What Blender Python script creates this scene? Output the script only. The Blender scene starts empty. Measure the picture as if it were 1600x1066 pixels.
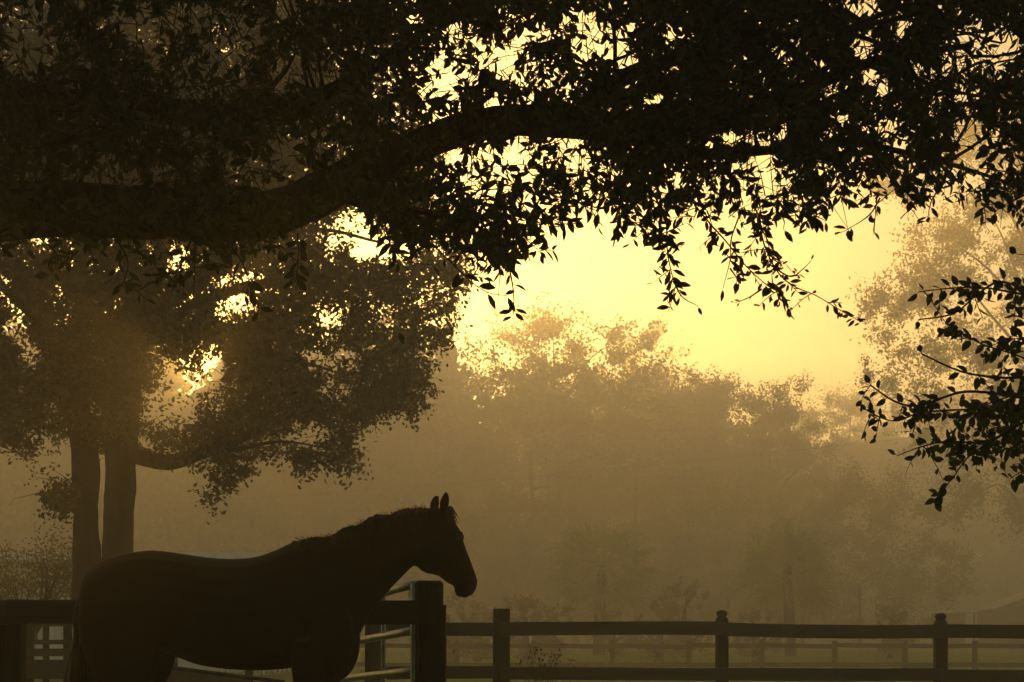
import bpy, bmesh, math, random
import numpy as np
from mathutils import Vector

# ------------------------------------------------------------------ camera, sky, sun, exposure
SC = bpy.context.scene
COL = SC.collection
rng = np.random.default_rng(7)
random.seed(7)

F, CX, HY, CZ = 2400.0, 800.0, 1022.0, 1.05       # focal length in photo pixels, principal point, eye height
cam = bpy.data.cameras.new('camera')
cam.sensor_width = 36.0
cam.lens = F / 1600.0 * 36.0
cam.shift_y = (HY - 533.0) / 1600.0
cam.clip_start, cam.clip_end = 0.05, 3000
camo = bpy.data.objects.new('camera', cam)
camo.location = (0, 0, CZ)
camo.rotation_euler = (math.pi / 2, 0, 0)
COL.objects.link(camo)
SC.camera = camo

SUN_PX = (312.0, 606.0)
sd = Vector(((SUN_PX[0] - CX) / F, 1.0, (HY - SUN_PX[1]) / F)).normalized()
SUN_EL = math.asin(sd.z)
SUN_AZ = math.atan2(sd.x, sd.y)                     # from +Y towards +X

w = bpy.data.worlds.new('World')
SC.world = w
w.use_nodes = True
nt = w.node_tree
nt.nodes.clear()
wo = nt.nodes.new('ShaderNodeOutputWorld')
bg = nt.nodes.new('ShaderNodeBackground')
sky = nt.nodes.new('ShaderNodeTexSky')
sky.sky_type = 'NISHITA'
sky.sun_disc = False
sky.sun_elevation = SUN_EL
sky.sun_rotation = SUN_AZ
sky.air_density = 1.0
sky.dust_density = 3.0
sky.ozone_density = 0.6
warm = nt.nodes.new('ShaderNodeMix')
warm.data_type = 'RGBA'
warm.blend_type = 'MULTIPLY'
warm.inputs['Factor'].default_value = 1.0
warm.inputs['B'].default_value = (1.0, 0.95, 0.66, 1)
nt.links.new(sky.outputs['Color'], warm.inputs['A'])
nt.links.new(warm.outputs['Result'], bg.inputs['Color'])
bg.inputs['Strength'].default_value = 0.075
nt.links.new(bg.outputs[0], wo.inputs['Surface'])

sl = bpy.data.lights.new('sun', 'SUN')
sl.energy = 5.0
sl.angle = math.radians(0.5)
sl.color = (1.0, 0.52, 0.10)
slo = bpy.data.objects.new('sun', sl)
slo.rotation_euler = sd.to_track_quat('Z', 'Y').to_euler()
slo.location = (0, 0, 60)
COL.objects.link(slo)

SC.view_settings.view_transform = 'Standard'
SC.view_settings.look = 'None'
SC.view_settings.gamma = 1.0
SC.view_settings.exposure = 0.28
SC.cycles.max_bounces = 6
SC.cycles.diffuse_bounces = 2
SC.cycles.glossy_bounces = 2
SC.cycles.transmission_bounces = 2
SC.cycles.volume_bounces = 3
SC.cycles.use_denoising = True

HAZE_DENSITY = 0.0060
HAZE_G = 0.76


# ------------------------------------------------------------------ helpers
def P(px, py, d):
    """a photo pixel at distance d, as a point of the place"""
    return np.array([(px - CX) * d / F, d, CZ + (HY - py) * d / F])


def ground_z(x, y):
    t = np.clip((np.asarray(y, float) - 24.0) / 86.0, 0, 1)
    u = np.clip((np.asarray(y, float) - 180.0) / 110.0, 0, 1)
    return 1.35 * t * t * (3 - 2 * t) + 18.0 * u * u * (3 - 2 * u)


class Acc:
    def __init__(self):
        self.v, self.f, self.m, self.s, self.n = [], [], [], [], 0

    def add(self, v, faces, mat=0, smooth=False):
        v = np.asarray(v, float)
        for fa in (faces if isinstance(faces, list) else [faces]):
            fa = np.asarray(fa, int)
            if fa.size == 0:
                continue
            self.f.append(fa + self.n)
            self.m.append(np.full(len(fa), mat))
            self.s.append(np.full(len(fa), smooth))
        self.v.append(v)
        self.n += len(v)

    def mesh(self, name, mats):
        me = bpy.data.meshes.new(name)
        v = np.concatenate(self.v)
        loops = np.concatenate([f.ravel() for f in self.f])
        tot = np.concatenate([np.full(len(f), f.shape[1]) for f in self.f])
        start = np.concatenate([[0], np.cumsum(tot)[:-1]])
        me.vertices.add(len(v))
        me.vertices.foreach_set('co', v.astype(np.float32).ravel())
        me.loops.add(len(loops))
        me.loops.foreach_set('vertex_index', loops.astype(np.int32))
        me.polygons.add(len(tot))
        me.polygons.foreach_set('loop_start', start.astype(np.int32))
        me.polygons.foreach_set('loop_total', tot.astype(np.int32))
        for m in (mats if isinstance(mats, (list, tuple)) else [mats]):
            me.materials.append(m)
        me.polygons.foreach_set('material_index', np.concatenate(self.m).astype(np.int32))
        me.polygons.foreach_set('use_smooth', np.concatenate(self.s))
        me.update(calc_edges=True)
        return me

    def build(self, name, mats, parent=None):
        o = bpy.data.objects.new(name, self.mesh(name, mats))
        COL.objects.link(o)
        if parent is not None:
            o.parent = parent
            o.matrix_parent_inverse = parent.matrix_basis.inverted()
        return o


def tag(o, label=None, cat=None, group=None, kind=None):
    if label: o['label'] = label
    if cat: o['category'] = cat
    if group: o['group'] = group
    if kind: o['kind'] = kind
    return o


def thing(name, label, cat, loc=(0, 0, 0), group=None):
    o = bpy.data.objects.new(name, None)
    o.location = loc
    o.empty_display_size = 0.2
    COL.objects.link(o)
    return tag(o, label, cat, group)


def copy_tree(o, parent=None):
    c = o.copy()
    COL.objects.link(c)
    if parent is not None:
        c.parent = parent
    for ch in [x for x in COL.objects if x.parent == o]:
        copy_tree(ch, c)
    return c


def unit(a):
    a = np.asarray(a, float)
    return a / np.maximum(np.linalg.norm(a, axis=-1, keepdims=True), 1e-9)


def catmull(pts, k=6):
    pts = np.asarray(pts, float)
    q = np.vstack([2 * pts[0] - pts[1], pts, 2 * pts[-1] - pts[-2]])
    out = []
    for i in range(len(pts) - 1):
        a, b, c, d = q[i:i + 4]
        for t in np.linspace(0, 1, k, endpoint=False):
            out.append(0.5 * (2 * b + (c - a) * t + (2 * a - 5 * b + 4 * c - d) * t ** 2 + (3 * b - a - 3 * c + d) * t ** 3))
    out.append(pts[-1])
    return np.array(out)


def tube(acc, pts, rad, seg=10, mat=0, k=6, wob=0.0, caps=True):
    """a smooth tapering tube through pts; rad per point; wob = knobbliness"""
    d = np.column_stack([np.asarray(pts, float), np.broadcast_to(np.asarray(rad, float), (len(pts),))])
    d = catmull(d, k) if k > 1 else d
    p, r = d[:, :3], np.maximum(d[:, 3], 1e-4)
    t = unit(np.gradient(p, axis=0))
    n = np.cross(t[0], [0, 0, 1.0])
    if np.linalg.norm(n) < 1e-3: n = np.cross(t[0], [1.0, 0, 0])
    n = unit(n)
    ang = np.linspace(0, 2 * np.pi, seg, endpoint=False)
    V = []
    ph = rng.uniform(0, 6.28, 4)
    for i in range(len(p)):
        n = unit(n - t[i] * np.dot(n, t[i]))
        b = np.cross(t[i], n)
        rr = r[i] * np.ones(seg)
        if wob:
            rr = rr * (1 + wob * (np.sin(2 * ang + i * .55 + ph[0]) * .5 + np.sin(3 * ang - i * .8 + ph[1]) * .4 + np.sin(i * .9 + ph[2]) * .35 + rng.normal(0, .25, seg)))
        V.append(p[i] + np.outer(np.cos(ang) * rr, n) + np.outer(np.sin(ang) * rr, b))
    V = np.concatenate(V)
    i = np.arange(len(p) - 1)[:, None] * seg
    j = np.arange(seg)[None, :]
    j2 = (j + 1) % seg
    q = np.stack([i + j, i + j2, i + seg + j2, i + seg + j], -1).reshape(-1, 4)
    fs = [q]
    if caps:
        fs += [np.arange(seg)[::-1][None, :], (np.arange(seg) + (len(p) - 1) * seg)[None, :]]
    acc.add(V, fs, mat, True)


def sticks(acc, A, B, ra, rb, mat=0):
    """many thin three-sided twigs at once"""
    A, B = np.asarray(A, float), np.asarray(B, float)
    if len(A) == 0: return
    t = unit(B - A)
    h = np.where(np.abs(t[:, 2:3]) > .9, np.array([[1.0, 0, 0]]), np.array([[0, 0, 1.0]]))
    n = unit(np.cross(t, h))
    b = np.cross(t, n)
    ra = np.broadcast_to(np.asarray(ra, float), (len(A),))[:, None]
    rb = np.broadcast_to(np.asarray(rb, float), (len(A),))[:, None]
    V = np.empty((len(A), 6, 3))
    for k in range(3):
        o = math.cos(k * 2.0944) * n + math.sin(k * 2.0944) * b
        V[:, k] = A + o * ra
        V[:, 3 + k] = B + o * rb
    base = (np.arange(len(A)) * 6)[:, None]
    q = np.concatenate([base + np.array([[k, (k + 1) % 3, 3 + (k + 1) % 3, 3 + k]]) for k in range(3)])
    acc.add(V.reshape(-1, 3), q, mat, False)


def leaves6(acc, p, ax, nrm, L, W, mat=0, fat=.38):
    """near leaves: folded along the midrib, pointed tip, six corners"""
    ax = unit(ax)
    s = unit(np.cross(ax, nrm))
    n = np.cross(s, ax)
    L = np.broadcast_to(L, (len(p),))[:, None]
    W = np.broadcast_to(W, (len(p),))[:, None]
    fold = rng.uniform(.05, .3, (len(p), 1)) * W
    curl = rng.uniform(-.16, .06, (len(p), 1)) * L
    V = np.empty((len(p), 8, 3))
    V[:, 0] = p
    V[:, 1] = p + ax * L * .24 + s * W * fat + n * fold * .8
    V[:, 2] = p + ax * L * .55 + s * W * .5 + n * fold + n * curl * .3
    V[:, 3] = p + ax * L * .82 + s * W * .27 + n * fold * .6 + n * curl * .7
    V[:, 4] = p + ax * L + n * curl
    V[:, 5] = p + ax * L * .82 - s * W * .27 + n * fold * .6 + n * curl * .7
    V[:, 6] = p + ax * L * .55 - s * W * .5 + n * fold + n * curl * .3
    V[:, 7] = p + ax * L * .24 - s * W * fat + n * fold * .8
    b = (np.arange(len(p)) * 8)[:, None]
    f = np.concatenate([b + np.array([[0, 4, 3, 2, 1]]), b + np.array([[0, 7, 6, 5, 4]])])
    acc.add(V.reshape(-1, 3), f, mat, False)


def leaves4(acc, p, ax, nrm, L, W, mat=0):
    """distant leaves: one bent four-cornered leaf each"""
    ax = unit(ax)
    s = unit(np.cross(ax, nrm))
    L = np.broadcast_to(L, (len(p),))[:, None]
    W = np.broadcast_to(W, (len(p),))[:, None]
    V = np.empty((len(p), 4, 3))
    V[:, 0] = p - ax * L * .5
    V[:, 1] = p + ax * L * .05 + s * W * .5
    V[:, 2] = p + ax * L * .5
    V[:, 3] = p + ax * L * .05 - s * W * .5
    b = (np.arange(len(p)) * 4)[:, None]
    acc.add(V.reshape(-1, 3), b + np.array([[0, 1, 2, 3]]), mat, False)


def rdir(n, bias=(0, 0, 0)):
    return unit(unit(rng.normal(size=(n, 3))) + np.asarray(bias, float))


def box(acc, c, size, mat=0, rot=None, bev=0.0):
    """box with chamfered long edges: c centre, size full extents"""
    h = np.asarray(size, float) / 2
    if bev > 0:
        bm = bmesh.new()
        bmesh.ops.create_cube(bm, size=1)
        for v_ in bm.verts:
            v_.co = Vector((v_.co.x * size[0], v_.co.y * size[1], v_.co.z * size[2]))
        bmesh.ops.bevel(bm, geom=bm.edges[:], offset=bev, segments=1, affect='EDGES')
        V = np.array([v_.co[:] for v_ in bm.verts])
        by = {}
        bm.verts.index_update()
        for f_ in bm.faces:
            by.setdefault(len(f_.verts), []).append([v_.index for v_ in f_.verts])
        bm.free()
        fs = [np.array(x) for x in by.values()]
    else:
        V = np.array([[x, y, z] for x in (-1, 1) for y in (-1, 1) for z in (-1, 1)]) * h
        fs = [np.array([[0, 1, 3, 2], [4, 6, 7, 5], [0, 4, 5, 1], [2, 3, 7, 6], [0, 2, 6, 4], [1, 5, 7, 3]])]
    if rot is not None:
        V = V @ np.asarray(rot).T
    acc.add(V + np.asarray(c, float), fs, mat, False)


def board(acc, a, b, hgt, thick, mat=0, sag=0.0, n=7):
    """a fence board from a to b (centre line), standing on edge, with a slight natural bow"""
    a, b = np.asarray(a, float), np.asarray(b, float)
    t = np.linspace(0, 1, n)
    p = a[None] + (b - a)[None] * t[:, None]
    p[:, 2] -= sag * 4 * t * (1 - t)
    d = unit((b - a) * np.array([1, 1, 0]))
    s = np.array([-d[1], d[0], 0]) * thick / 2
    hh = hgt / 2
    e = 0.006
    prof = [(-1, -hh + e), (-1, hh - e), (-.75, hh), (.75, hh), (1, hh - e), (1, -hh + e), (.75, -hh), (-.75, -hh)]
    V = np.array([[q + s * u + np.array([0, 0, z + rng.normal(0, .0012)]) for u, z in prof] for q in p]).reshape(-1, 3)
    m = len(prof)
    i = np.arange(n - 1)[:, None] * m
    j = np.arange(m)[None]
    q = np.stack([i + j, i + (j + 1) % m, i + m + (j + 1) % m, i + m + j], -1).reshape(-1, 4)
    acc.add(V, [q, np.arange(m)[::-1][None], (np.arange(m) + (n - 1) * m)[None]], mat, False)


# ------------------------------------------------------------------ materials
def mat(name, rgb, rough=.8, spec=.3, var=.35, scale=8.0, bump=0.0, bscale=30.0, metal=0.0, stretch=(1, 1, 1), sheen=0.0, trans=0.0, tcol=None):
    m = bpy.data.materials.new(name)
    m.use_nodes = True
    t = m.node_tree
    b = t.nodes['Principled BSDF']
    out = t.nodes['Material Output']
    b.inputs['Roughness'].default_value = rough
    b.inputs['Specular IOR Level'].default_value = spec
    b.inputs['Metallic'].default_value = metal
    if sheen:
        b.inputs['Sheen Weight'].default_value = sheen
        b.inputs['Sheen Roughness'].default_value = .22
    tc = t.nodes.new('ShaderNodeTexCoord')
    mp = t.nodes.new('ShaderNodeMapping')
    mp.inputs['Scale'].default_value = stretch
    t.links.new(tc.outputs['Object'], mp.inputs['Vector'])
    nz = t.nodes.new('ShaderNodeTexNoise')
    nz.inputs['Scale'].default_value = scale
    nz.inputs['Detail'].default_value = 4
    t.links.new(mp.outputs[0], nz.inputs['Vector'])
    cr = t.nodes.new('ShaderNodeValToRGB')
    lo = [c * (1 - var) for c in rgb]
    hi = [min(1, c * (1 + var)) for c in rgb]
    cr.color_ramp.elements[0].position, cr.color_ramp.elements[1].position = .3, .7
    cr.color_ramp.elements[0].color = (*lo, 1)
    cr.color_ramp.elements[1].color = (*hi, 1)
    t.links.new(nz.outputs['Fac'], cr.inputs['Fac'])
    t.links.new(cr.outputs['Color'], b.inputs['Base Color'])
    if bump:
        n2 = t.nodes.new('ShaderNodeTexNoise')
        n2.inputs['Scale'].default_value = bscale
        n2.inputs['Detail'].default_value = 5
        t.links.new(mp.outputs[0], n2.inputs['Vector'])
        bp = t.nodes.new('ShaderNodeBump')
        bp.inputs['Strength'].default_value = bump
        bp.inputs['Distance'].default_value = .02
        t.links.new(n2.outputs['Fac'], bp.inputs['Height'])
        t.links.new(bp.outputs[0], b.inputs['Normal'])
    if trans:
        tr = t.nodes.new('ShaderNodeBsdfTranslucent')
        tr.inputs['Color'].default_value = (*(tcol or rgb), 1)
        mx = t.nodes.new('ShaderNodeMixShader')
        mx.inputs[0].default_value = trans
        t.links.new(b.outputs[0], mx.inputs[1])
        t.links.new(tr.outputs[0], mx.inputs[2])
        t.links.new(mx.outputs[0], out.inputs['Surface'])
    return m


M_bark = mat('oak_bark', (.035, .026, .02), .95, .1, .5, 5, 1.0, 22, stretch=(1, 1, .35))
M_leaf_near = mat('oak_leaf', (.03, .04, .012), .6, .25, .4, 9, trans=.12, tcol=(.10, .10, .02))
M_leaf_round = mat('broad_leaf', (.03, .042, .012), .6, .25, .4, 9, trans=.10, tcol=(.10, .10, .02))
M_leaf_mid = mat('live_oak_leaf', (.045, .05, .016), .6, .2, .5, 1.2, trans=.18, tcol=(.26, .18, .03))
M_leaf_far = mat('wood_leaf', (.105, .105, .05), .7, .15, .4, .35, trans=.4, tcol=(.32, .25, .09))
M_palm = mat('palm_leaf', (.15, .20, .075), .5, .3, .4, 1.0, trans=.4, tcol=(.34, .38, .11))
M_grass = mat('meadow_grass', (.11, .16, .045), .7, .2, .4, .6, trans=.45, tcol=(.34, .42, .09))
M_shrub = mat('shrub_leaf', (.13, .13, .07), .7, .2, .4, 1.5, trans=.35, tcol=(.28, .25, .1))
M_black = mat('black_stained_board', (.012, .011, .010), .48, .4, .5, 4, .5, 30, stretch=(.4, 1, 6))
M_post = mat('black_stained_post', (.012, .011, .010), .82, .2, .5, 4, .5, 30, stretch=(5, 5, .5))
M_farwood = mat('weathered_board', (.10, .075, .055), .9, .15, .4, 3, .4, 20)
M_pipe = mat('galvanised_pipe', (.30, .30, .29), .38, .5, .25, 18, .15, 60, metal=.85)
M_dimpipe = mat('dimmed_pipe', (.08, .06, .05), .55, .3, .4, 12, .3, 50, metal=.3)  # pipe coloured darker and rougher to subdue its bright sky reflection
M_coat = mat('bay_coat', (.014, .007, .0045), .75, .10, .3, 14, .35, 220, sheen=.03)
M_hair = mat('black_mane_hair', (.010, .006, .004), .6, .25, .3, 40)
M_eye = mat('horse_eye', (.006, .004, .003), .35, .3, .1, 40)
M_rose = mat('pink_petals', (.45, .06, .12), .7, .2, .3, 20, trans=.3, tcol=(.5, .08, .14))
M_wall = mat('pale_siding', (.66, .72, .74), .8, .25, .12, 2)
M_roof = mat('pale_metal_roof', (.72, .75, .76), .5, .4, .15, 2)
M_shedroof = mat('weathered_tin', (.20, .20, .20), .6, .3, .3, 2)
M_dark = mat('dark_opening', (.02, .02, .02), .8, .2, .2, 3)
M_glass = mat('window_glass', (.05, .055, .06), .12, .6, .1, 3)
M_brownwall = mat('grey_board_wall', (.16, .14, .12), .85, .2, .3, 2, stretch=(6, 6, .3))
M_wire = mat('dark_cable', (.02, .02, .02), .7, .3, .2, 5)
M_mesh = mat('chain_link', (.22, .22, .21), .5, .4, .2, 10, metal=.7)


def ground_material():
    m = bpy.data.materials.new('grass_ground')
    m.use_nodes = True
    t = m.node_tree
    b = t.nodes['Principled BSDF']
    b.inputs['Roughness'].default_value = .95
    b.inputs['Specular IOR Level'].default_value = .1
    tc = t.nodes.new('ShaderNodeTexCoord')
    n1 = t.nodes.new('ShaderNodeTexNoise'); n1.inputs['Scale'].default_value = .09; n1.inputs['Detail'].default_value = 6
    n2 = t.nodes.new('ShaderNodeTexNoise'); n2.inputs['Scale'].default_value = 3.0; n2.inputs['Detail'].default_value = 8
    t.links.new(tc.outputs['Object'], n1.inputs['Vector'])
    t.links.new(tc.outputs['Object'], n2.inputs['Vector'])
    r1 = t.nodes.new('ShaderNodeValToRGB')
    r1.color_ramp.elements[0].color = (.085, .15, .03, 1)
    r1.color_ramp.elements[1].color = (.16, .24, .06, 1)
    r1.color_ramp.elements[0].position, r1.color_ramp.elements[1].position = .35, .65
    r2 = t.nodes.new('ShaderNodeValToRGB')
    r2.color_ramp.elements[0].color = (.55, .55, .5, 1)
    r2.color_ramp.elements[1].color = (1.2, 1.2, 1.1, 1)
    mx = t.nodes.new('ShaderNodeMix'); mx.data_type = 'RGBA'; mx.blend_type = 'MULTIPLY'; mx.inputs['Factor'].default_value = 1
    t.links.new(n1.outputs['Fac'], r1.inputs['Fac']); t.links.new(n2.outputs['Fac'], r2.inputs['Fac'])
    t.links.new(r1.outputs[0], mx.inputs['A']); t.links.new(r2.outputs[0], mx.inputs['B'])
    t.links.new(mx.outputs['Result'], b.inputs['Base Color'])
    bp = t.nodes.new('ShaderNodeBump'); bp.inputs['Strength'].default_value = .8; bp.inputs['Distance'].default_value = .1
    t.links.new(n2.outputs['Fac'], bp.inputs['Height']); t.links.new(bp.outputs[0], b.inputs['Normal'])
    return m


# ------------------------------------------------------------------ ground and haze
def make_ground():
    xs = np.concatenate([np.linspace(-380, -60, 20)[:-1], np.linspace(-60, 60, 41)[:-1], np.linspace(60, 380, 20)])
    ys = np.concatenate([np.linspace(-50, 0, 6)[:-1], np.linspace(0, 130, 60)[:-1], np.linspace(130, 460, 24)])
    X, Y = np.meshgrid(xs, ys)
    Z = ground_z(X, Y) + np.where(Y > 25, .05, .02) * np.sin(X * .31 + Y * .17) * np.cos(Y * .23 - X * .11)
    V = np.stack([X, Y, Z], -1).reshape(-1, 3)
    nx = len(xs)
    i = (np.arange(len(ys) - 1) * nx)[:, None]; j = np.arange(nx - 1)[None]
    q = np.stack([i + j, i + j + 1, i + nx + j + 1, i + nx + j], -1).reshape(-1, 4)
    a = Acc(); a.add(V, q, 0, True)
    tag(a.build('ground', ground_material()), kind='structure')


make_ground()


def make_haze():
    a = Acc()
    box(a, (0, 210, 27.5), (800, 560, 57))
    m = bpy.data.materials.new('haze')
    m.use_nodes = True
    t = m.node_tree
    t.nodes.clear()
    out = t.nodes.new('ShaderNodeOutputMaterial')
    pv = t.nodes.new('ShaderNodeVolumePrincipled')
    pv.inputs['Color'].default_value = (.985, .965, .93, 1)
    pv.inputs['Density'].default_value = HAZE_DENSITY
    pv.inputs['Anisotropy'].default_value = HAZE_G
    t.links.new(pv.outputs[0], out.inputs['Volume'])
    o = a.build('haze', m)
    tag(o, kind='stuff')


make_haze()


# ------------------------------------------------------------------ far woodland and trees in the mist
def tree_meshes(h, cr, base, n_clump, n_leaf, leaf, clump_r, seed, shape=(1, 1), lm=None, limbs=7, girth=1.0):
    """one tree at the origin: trunk + limbs mesh and crown mesh.  h height, cr crown radius, base crown bottom"""
    global rng
    keep = rng
    rng = np.random.default_rng(seed)
    wood, crown = Acc(), Acc()
    lean = rng.normal(0, .03, 2) * h
    tr = max(.16, h * .018) * girth
    ztop = base + (h - base) * (.7 if girth > .4 else .3)
    tube(wood, [(0, 0, -.4), (lean[0] * .2, lean[1] * .2, base * .5), (lean[0] * .6, lean[1] * .6, base + (h - base) * .3), (lean[0], lean[1], ztop)], [tr * 1.5, tr, tr * .75, tr * .25], 9, 0, 5, .06)
    cc = []
    for i in range(n_clump):
        u = rdir(1)[0]
        rr = rng.uniform(.35, 1) ** .6
        zc = (base + h) / 2
        c = np.array([u[0] * cr * rr, u[1] * cr * rr, zc + u[2] * (h - base) / 2 * rr])
        t = (c[2] - base) / (h - base)
        k = shape[0] * (1 - t) + shape[1] * t
        c[:2] *= k
        c += rng.normal(0, .05 * cr, 3)
        c[2] = min(c[2], h - clump_r * .3)
        cc.append(c)
    cc = np.array(cc)
    for i in rng.choice(len(cc), min(limbs * 3, len(cc)), replace=False):
        e = cc[i]
        z0 = min(max(base * .7, e[2] - np.hypot(*e[:2]) * .7), ztop * .95)
        s = np.array([lean[0] * z0 / ztop, lean[1] * z0 / ztop, z0])
        mid = (s + e) / 2 + np.array([0, 0, .06 * h]) * rng.uniform(-.4, 1)
        tube(wood, [s, mid, e], [tr * .42, tr * .26, tr * .07], 6, 0, 4, .05)
    pts = []
    for c in cc:
        m = max(8, int(n_leaf / n_clump * rng.uniform(.5, 1.5)))
        r = clump_r * rng.uniform(.6, 1.35)
        ns = max(4, m // 26)
        out = unit(c - np.array([0, 0, (base + h) * .42]))
        sp = rdir(ns, out * .7 + np.array([0, 0, .35])) * (rng.uniform(.45, 1.5, (ns, 1)) ** 1.3) * r
        k_ = rng.integers(0, ns, m)
        tt = rng.uniform(.1, 1, (m, 1))
        q = sp[k_] * tt + np.array([0, 0, -.12 * r]) * tt ** 2 + rng.normal(size=(m, 3)) * r * (.17 - .06 * tt)
        pts.append(c + q)
    p = np.concatenate(pts)
    p[:, 2] = np.maximum(p[:, 2], .15)
    L = rng.uniform(.6, 1.4, len(p)) * leaf
    leaves4(crown, p, rdir(len(p), (0, 0, -.3)), rdir(len(p), (0, 0, .4)), L, L * .55)
    rng = keep
    return wood.mesh('trunk', M_bark), crown.mesh('crown', lm or M_leaf_far)


def plant_tree(name, label, cat, meshes, loc, rz=0, scale=1.0, group=None, sz=None):
    t = thing(name, label, cat, loc, group)
    t.rotation_euler = (0, 0, rz)
    t.scale = (scale, scale, sz or scale)
    for me, nm in zip(meshes, ('trunk', 'crown')):
        o = bpy.data.objects.new(nm, me)
        COL.objects.link(o)
        o.parent = t
    return t


def at(px, d):
    x = (px - CX) * d / F
    return (x, d, float(ground_z(x, d)))


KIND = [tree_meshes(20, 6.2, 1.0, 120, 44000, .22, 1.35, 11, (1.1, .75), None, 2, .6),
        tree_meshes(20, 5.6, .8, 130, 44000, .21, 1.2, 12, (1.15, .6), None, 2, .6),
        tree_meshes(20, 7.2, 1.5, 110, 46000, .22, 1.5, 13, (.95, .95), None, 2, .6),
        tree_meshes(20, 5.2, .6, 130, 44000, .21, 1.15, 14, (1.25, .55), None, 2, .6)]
G_mist = 'trees standing in the mist'
# px, y of top, distance, kind, width factor, label
MIST = [
    (690, 548, 200, 1, 1.0, 'hazy gold tree just right of the dark oak crown, lowest top of the middle trees'),
    (790, 506, 170, 0, 1.0, 'tall misty tree with feathery top left of the highest tree'),
    (908, 496, 165, 2, .95, 'tallest misty tree, in the middle of the hazy wood'),
    (1012, 520, 246, 0, .9, 'faint round topped tree behind the right shoulder of the tallest misty tree'),
    (1105, 574, 157, 3, 1.0, 'misty tree with a ragged top right of the tallest one'),
    (1212, 580, 149, 1, .85, 'misty tree with a small knob of a top at the right end of the wood'),
    (850, 560, 149, 3, 1.25, 'broad misty tree in front of the two tallest hazy trees'),
    (985, 590, 149, 1, 1.2, 'broad low misty tree right in front of the round topped one'),
    (1055, 588, 170, 2, 1.0, 'misty tree filling the gap just left of the ragged topped one'),
    (1160, 604, 152, 0, 1.0, 'misty tree between the ragged topped one and the one with the knob'),
]
for i, (px, py, d, k, wf, lab) in enumerate(MIST):
    loc = at(px, d)
    h = CZ + (HY - py) * d / F - loc[2]
    s = h / 20.0
    t = plant_tree('misty_tree', lab, 'tree', KIND[k], loc, i * 1.7, s * wf * 1.12, G_mist, s)

BACK = [(1300, 612, 232, 2), (1385, 622, 220, 0), (1470, 600, 250, 1), (1560, 590, 240, 2), (1650, 610, 232, 3),
        (600, 570, 165, 2), (500, 550, 175, 0), (435, 565, 165, 1), (310, 665, 180, 2), (160, 560, 170, 0), (70, 570, 175, 1), (-40, 560, 170, 2), (-150, 560, 165, 3), (-260, 550, 170, 0)]
BACK_LAB = ['low faint tree at the far right end of the misty wood', 'low faint tree left of the big hazy tree on the right',
            'faint tree behind the left half of the big hazy tree', 'faint tree behind the middle of the big hazy tree',
            'faint tree at the right edge behind the big hazy tree', 'faint tree below the right edge of the dark oak crown',
            'faint tree behind the dark oak above the neck of the horse', 'faint tree behind the dark oak above the withers of the horse',
            'faint tree behind the bright gap beside the forked trunks', 'faint tree behind the two dark trunks',
            'faint tree behind the left edge bush', 'faint tree at the very left edge behind the bush', 'faint tree off the left edge behind the yard fence', 'faint tree farthest off the left edge']
for i, (px, py, d, k) in enumerate(BACK):
    loc = at(px, d)
    s = (CZ + (HY - py) * d / F - loc[2]) / 20.0
    plant_tree('distant_tree', BACK_LAB[i], 'tree', KIND[k], loc, i * 2.3, s * 1.15, 'far trees fading into the mist', s)


def far_wood():
    """the far-off wood closing the field: one mass nobody could count"""
    a = Acc()
    n = 210000
    left = rng.uniform(size=n) < .55
    x = np.where(left, rng.uniform(-110, -6, n), rng.uniform(-20, 190, n))
    y = np.where(left, rng.uniform(152, 190, n), rng.uniform(250, 300, n))
    top = 22 + 4 * np.sin(x * .09) + 3 * np.sin(x * .23 + 1) + 2 * np.sin(x * .61 + 2)
    low = np.exp(-((CX + x / y * F - 308) / 36.0) ** 4)                   # dip in the crowns, shaped to let a beam of low sun through
    tl = 33.0 - 5.4 * low + (1 - low) * (.5 * np.sin(x * .19) + 1.0 * np.sin(x * .47 + 1) + .8 * np.sin(x * 1.1 + 2))  # left row raised to keep the low sun off the near haze
    z = ground_z(x, y) + np.where(left, tl, top) * rng.uniform(0, 1, n) ** .8
    p = np.stack([x, y, z], 1)
    L = rng.uniform(.5, 1.2, n)
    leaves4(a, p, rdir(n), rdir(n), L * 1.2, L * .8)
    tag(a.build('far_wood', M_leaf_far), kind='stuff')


far_wood()

# big hazy tree on the right
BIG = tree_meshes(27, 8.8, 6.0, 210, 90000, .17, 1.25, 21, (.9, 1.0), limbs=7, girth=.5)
loc = at(1625, 108)
plant_tree('hazy_oak', 'big pale gold tree in the haze at the right edge, with visible limbs', 'tree', BIG, loc, .4, 1.44, None, 1.45)

# understory bushes
BUSH = [tree_meshes(5, 3.0, .2, 110, 26000, .075, .6, 31, (1.1, .8), M_leaf_far, 0, .3), tree_meshes(5, 2.6, .1, 110, 26000, .07, .55, 32, (1.2, .7), M_leaf_far, 0, .3)]
BUSHES = [(1345, 722, 122, 0, 'tallest misty bush, right of the palms'), (1140, 770, 128, 1, 'misty bush behind and left of the right palm'),
          (1040, 800, 130, 0, 'misty bush between the two palms'), (760, 790, 133, 1, 'misty bush behind the muzzle of the horse'),
          (850, 780, 138, 0, 'misty bush behind the left palm'), 
           (1255, 740, 138, 0, 'misty bush behind the right palm'),
          (640, 800, 138, 1, 'misty bush behind the head of the horse'), 
           
           (950, 770, 144, 1, 'misty bush behind the right half of the left palm')]
for i, (px, py, d, k, lab) in enumerate(BUSHES):
    loc = at(px, d)
    s = (CZ + (HY - py) * d / F - loc[2]) / 5.0
    plant_tree('misty_bush', lab, 'bush', BUSH[k], loc, i * 1.1, s, 'bushes in the mist', s)


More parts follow.
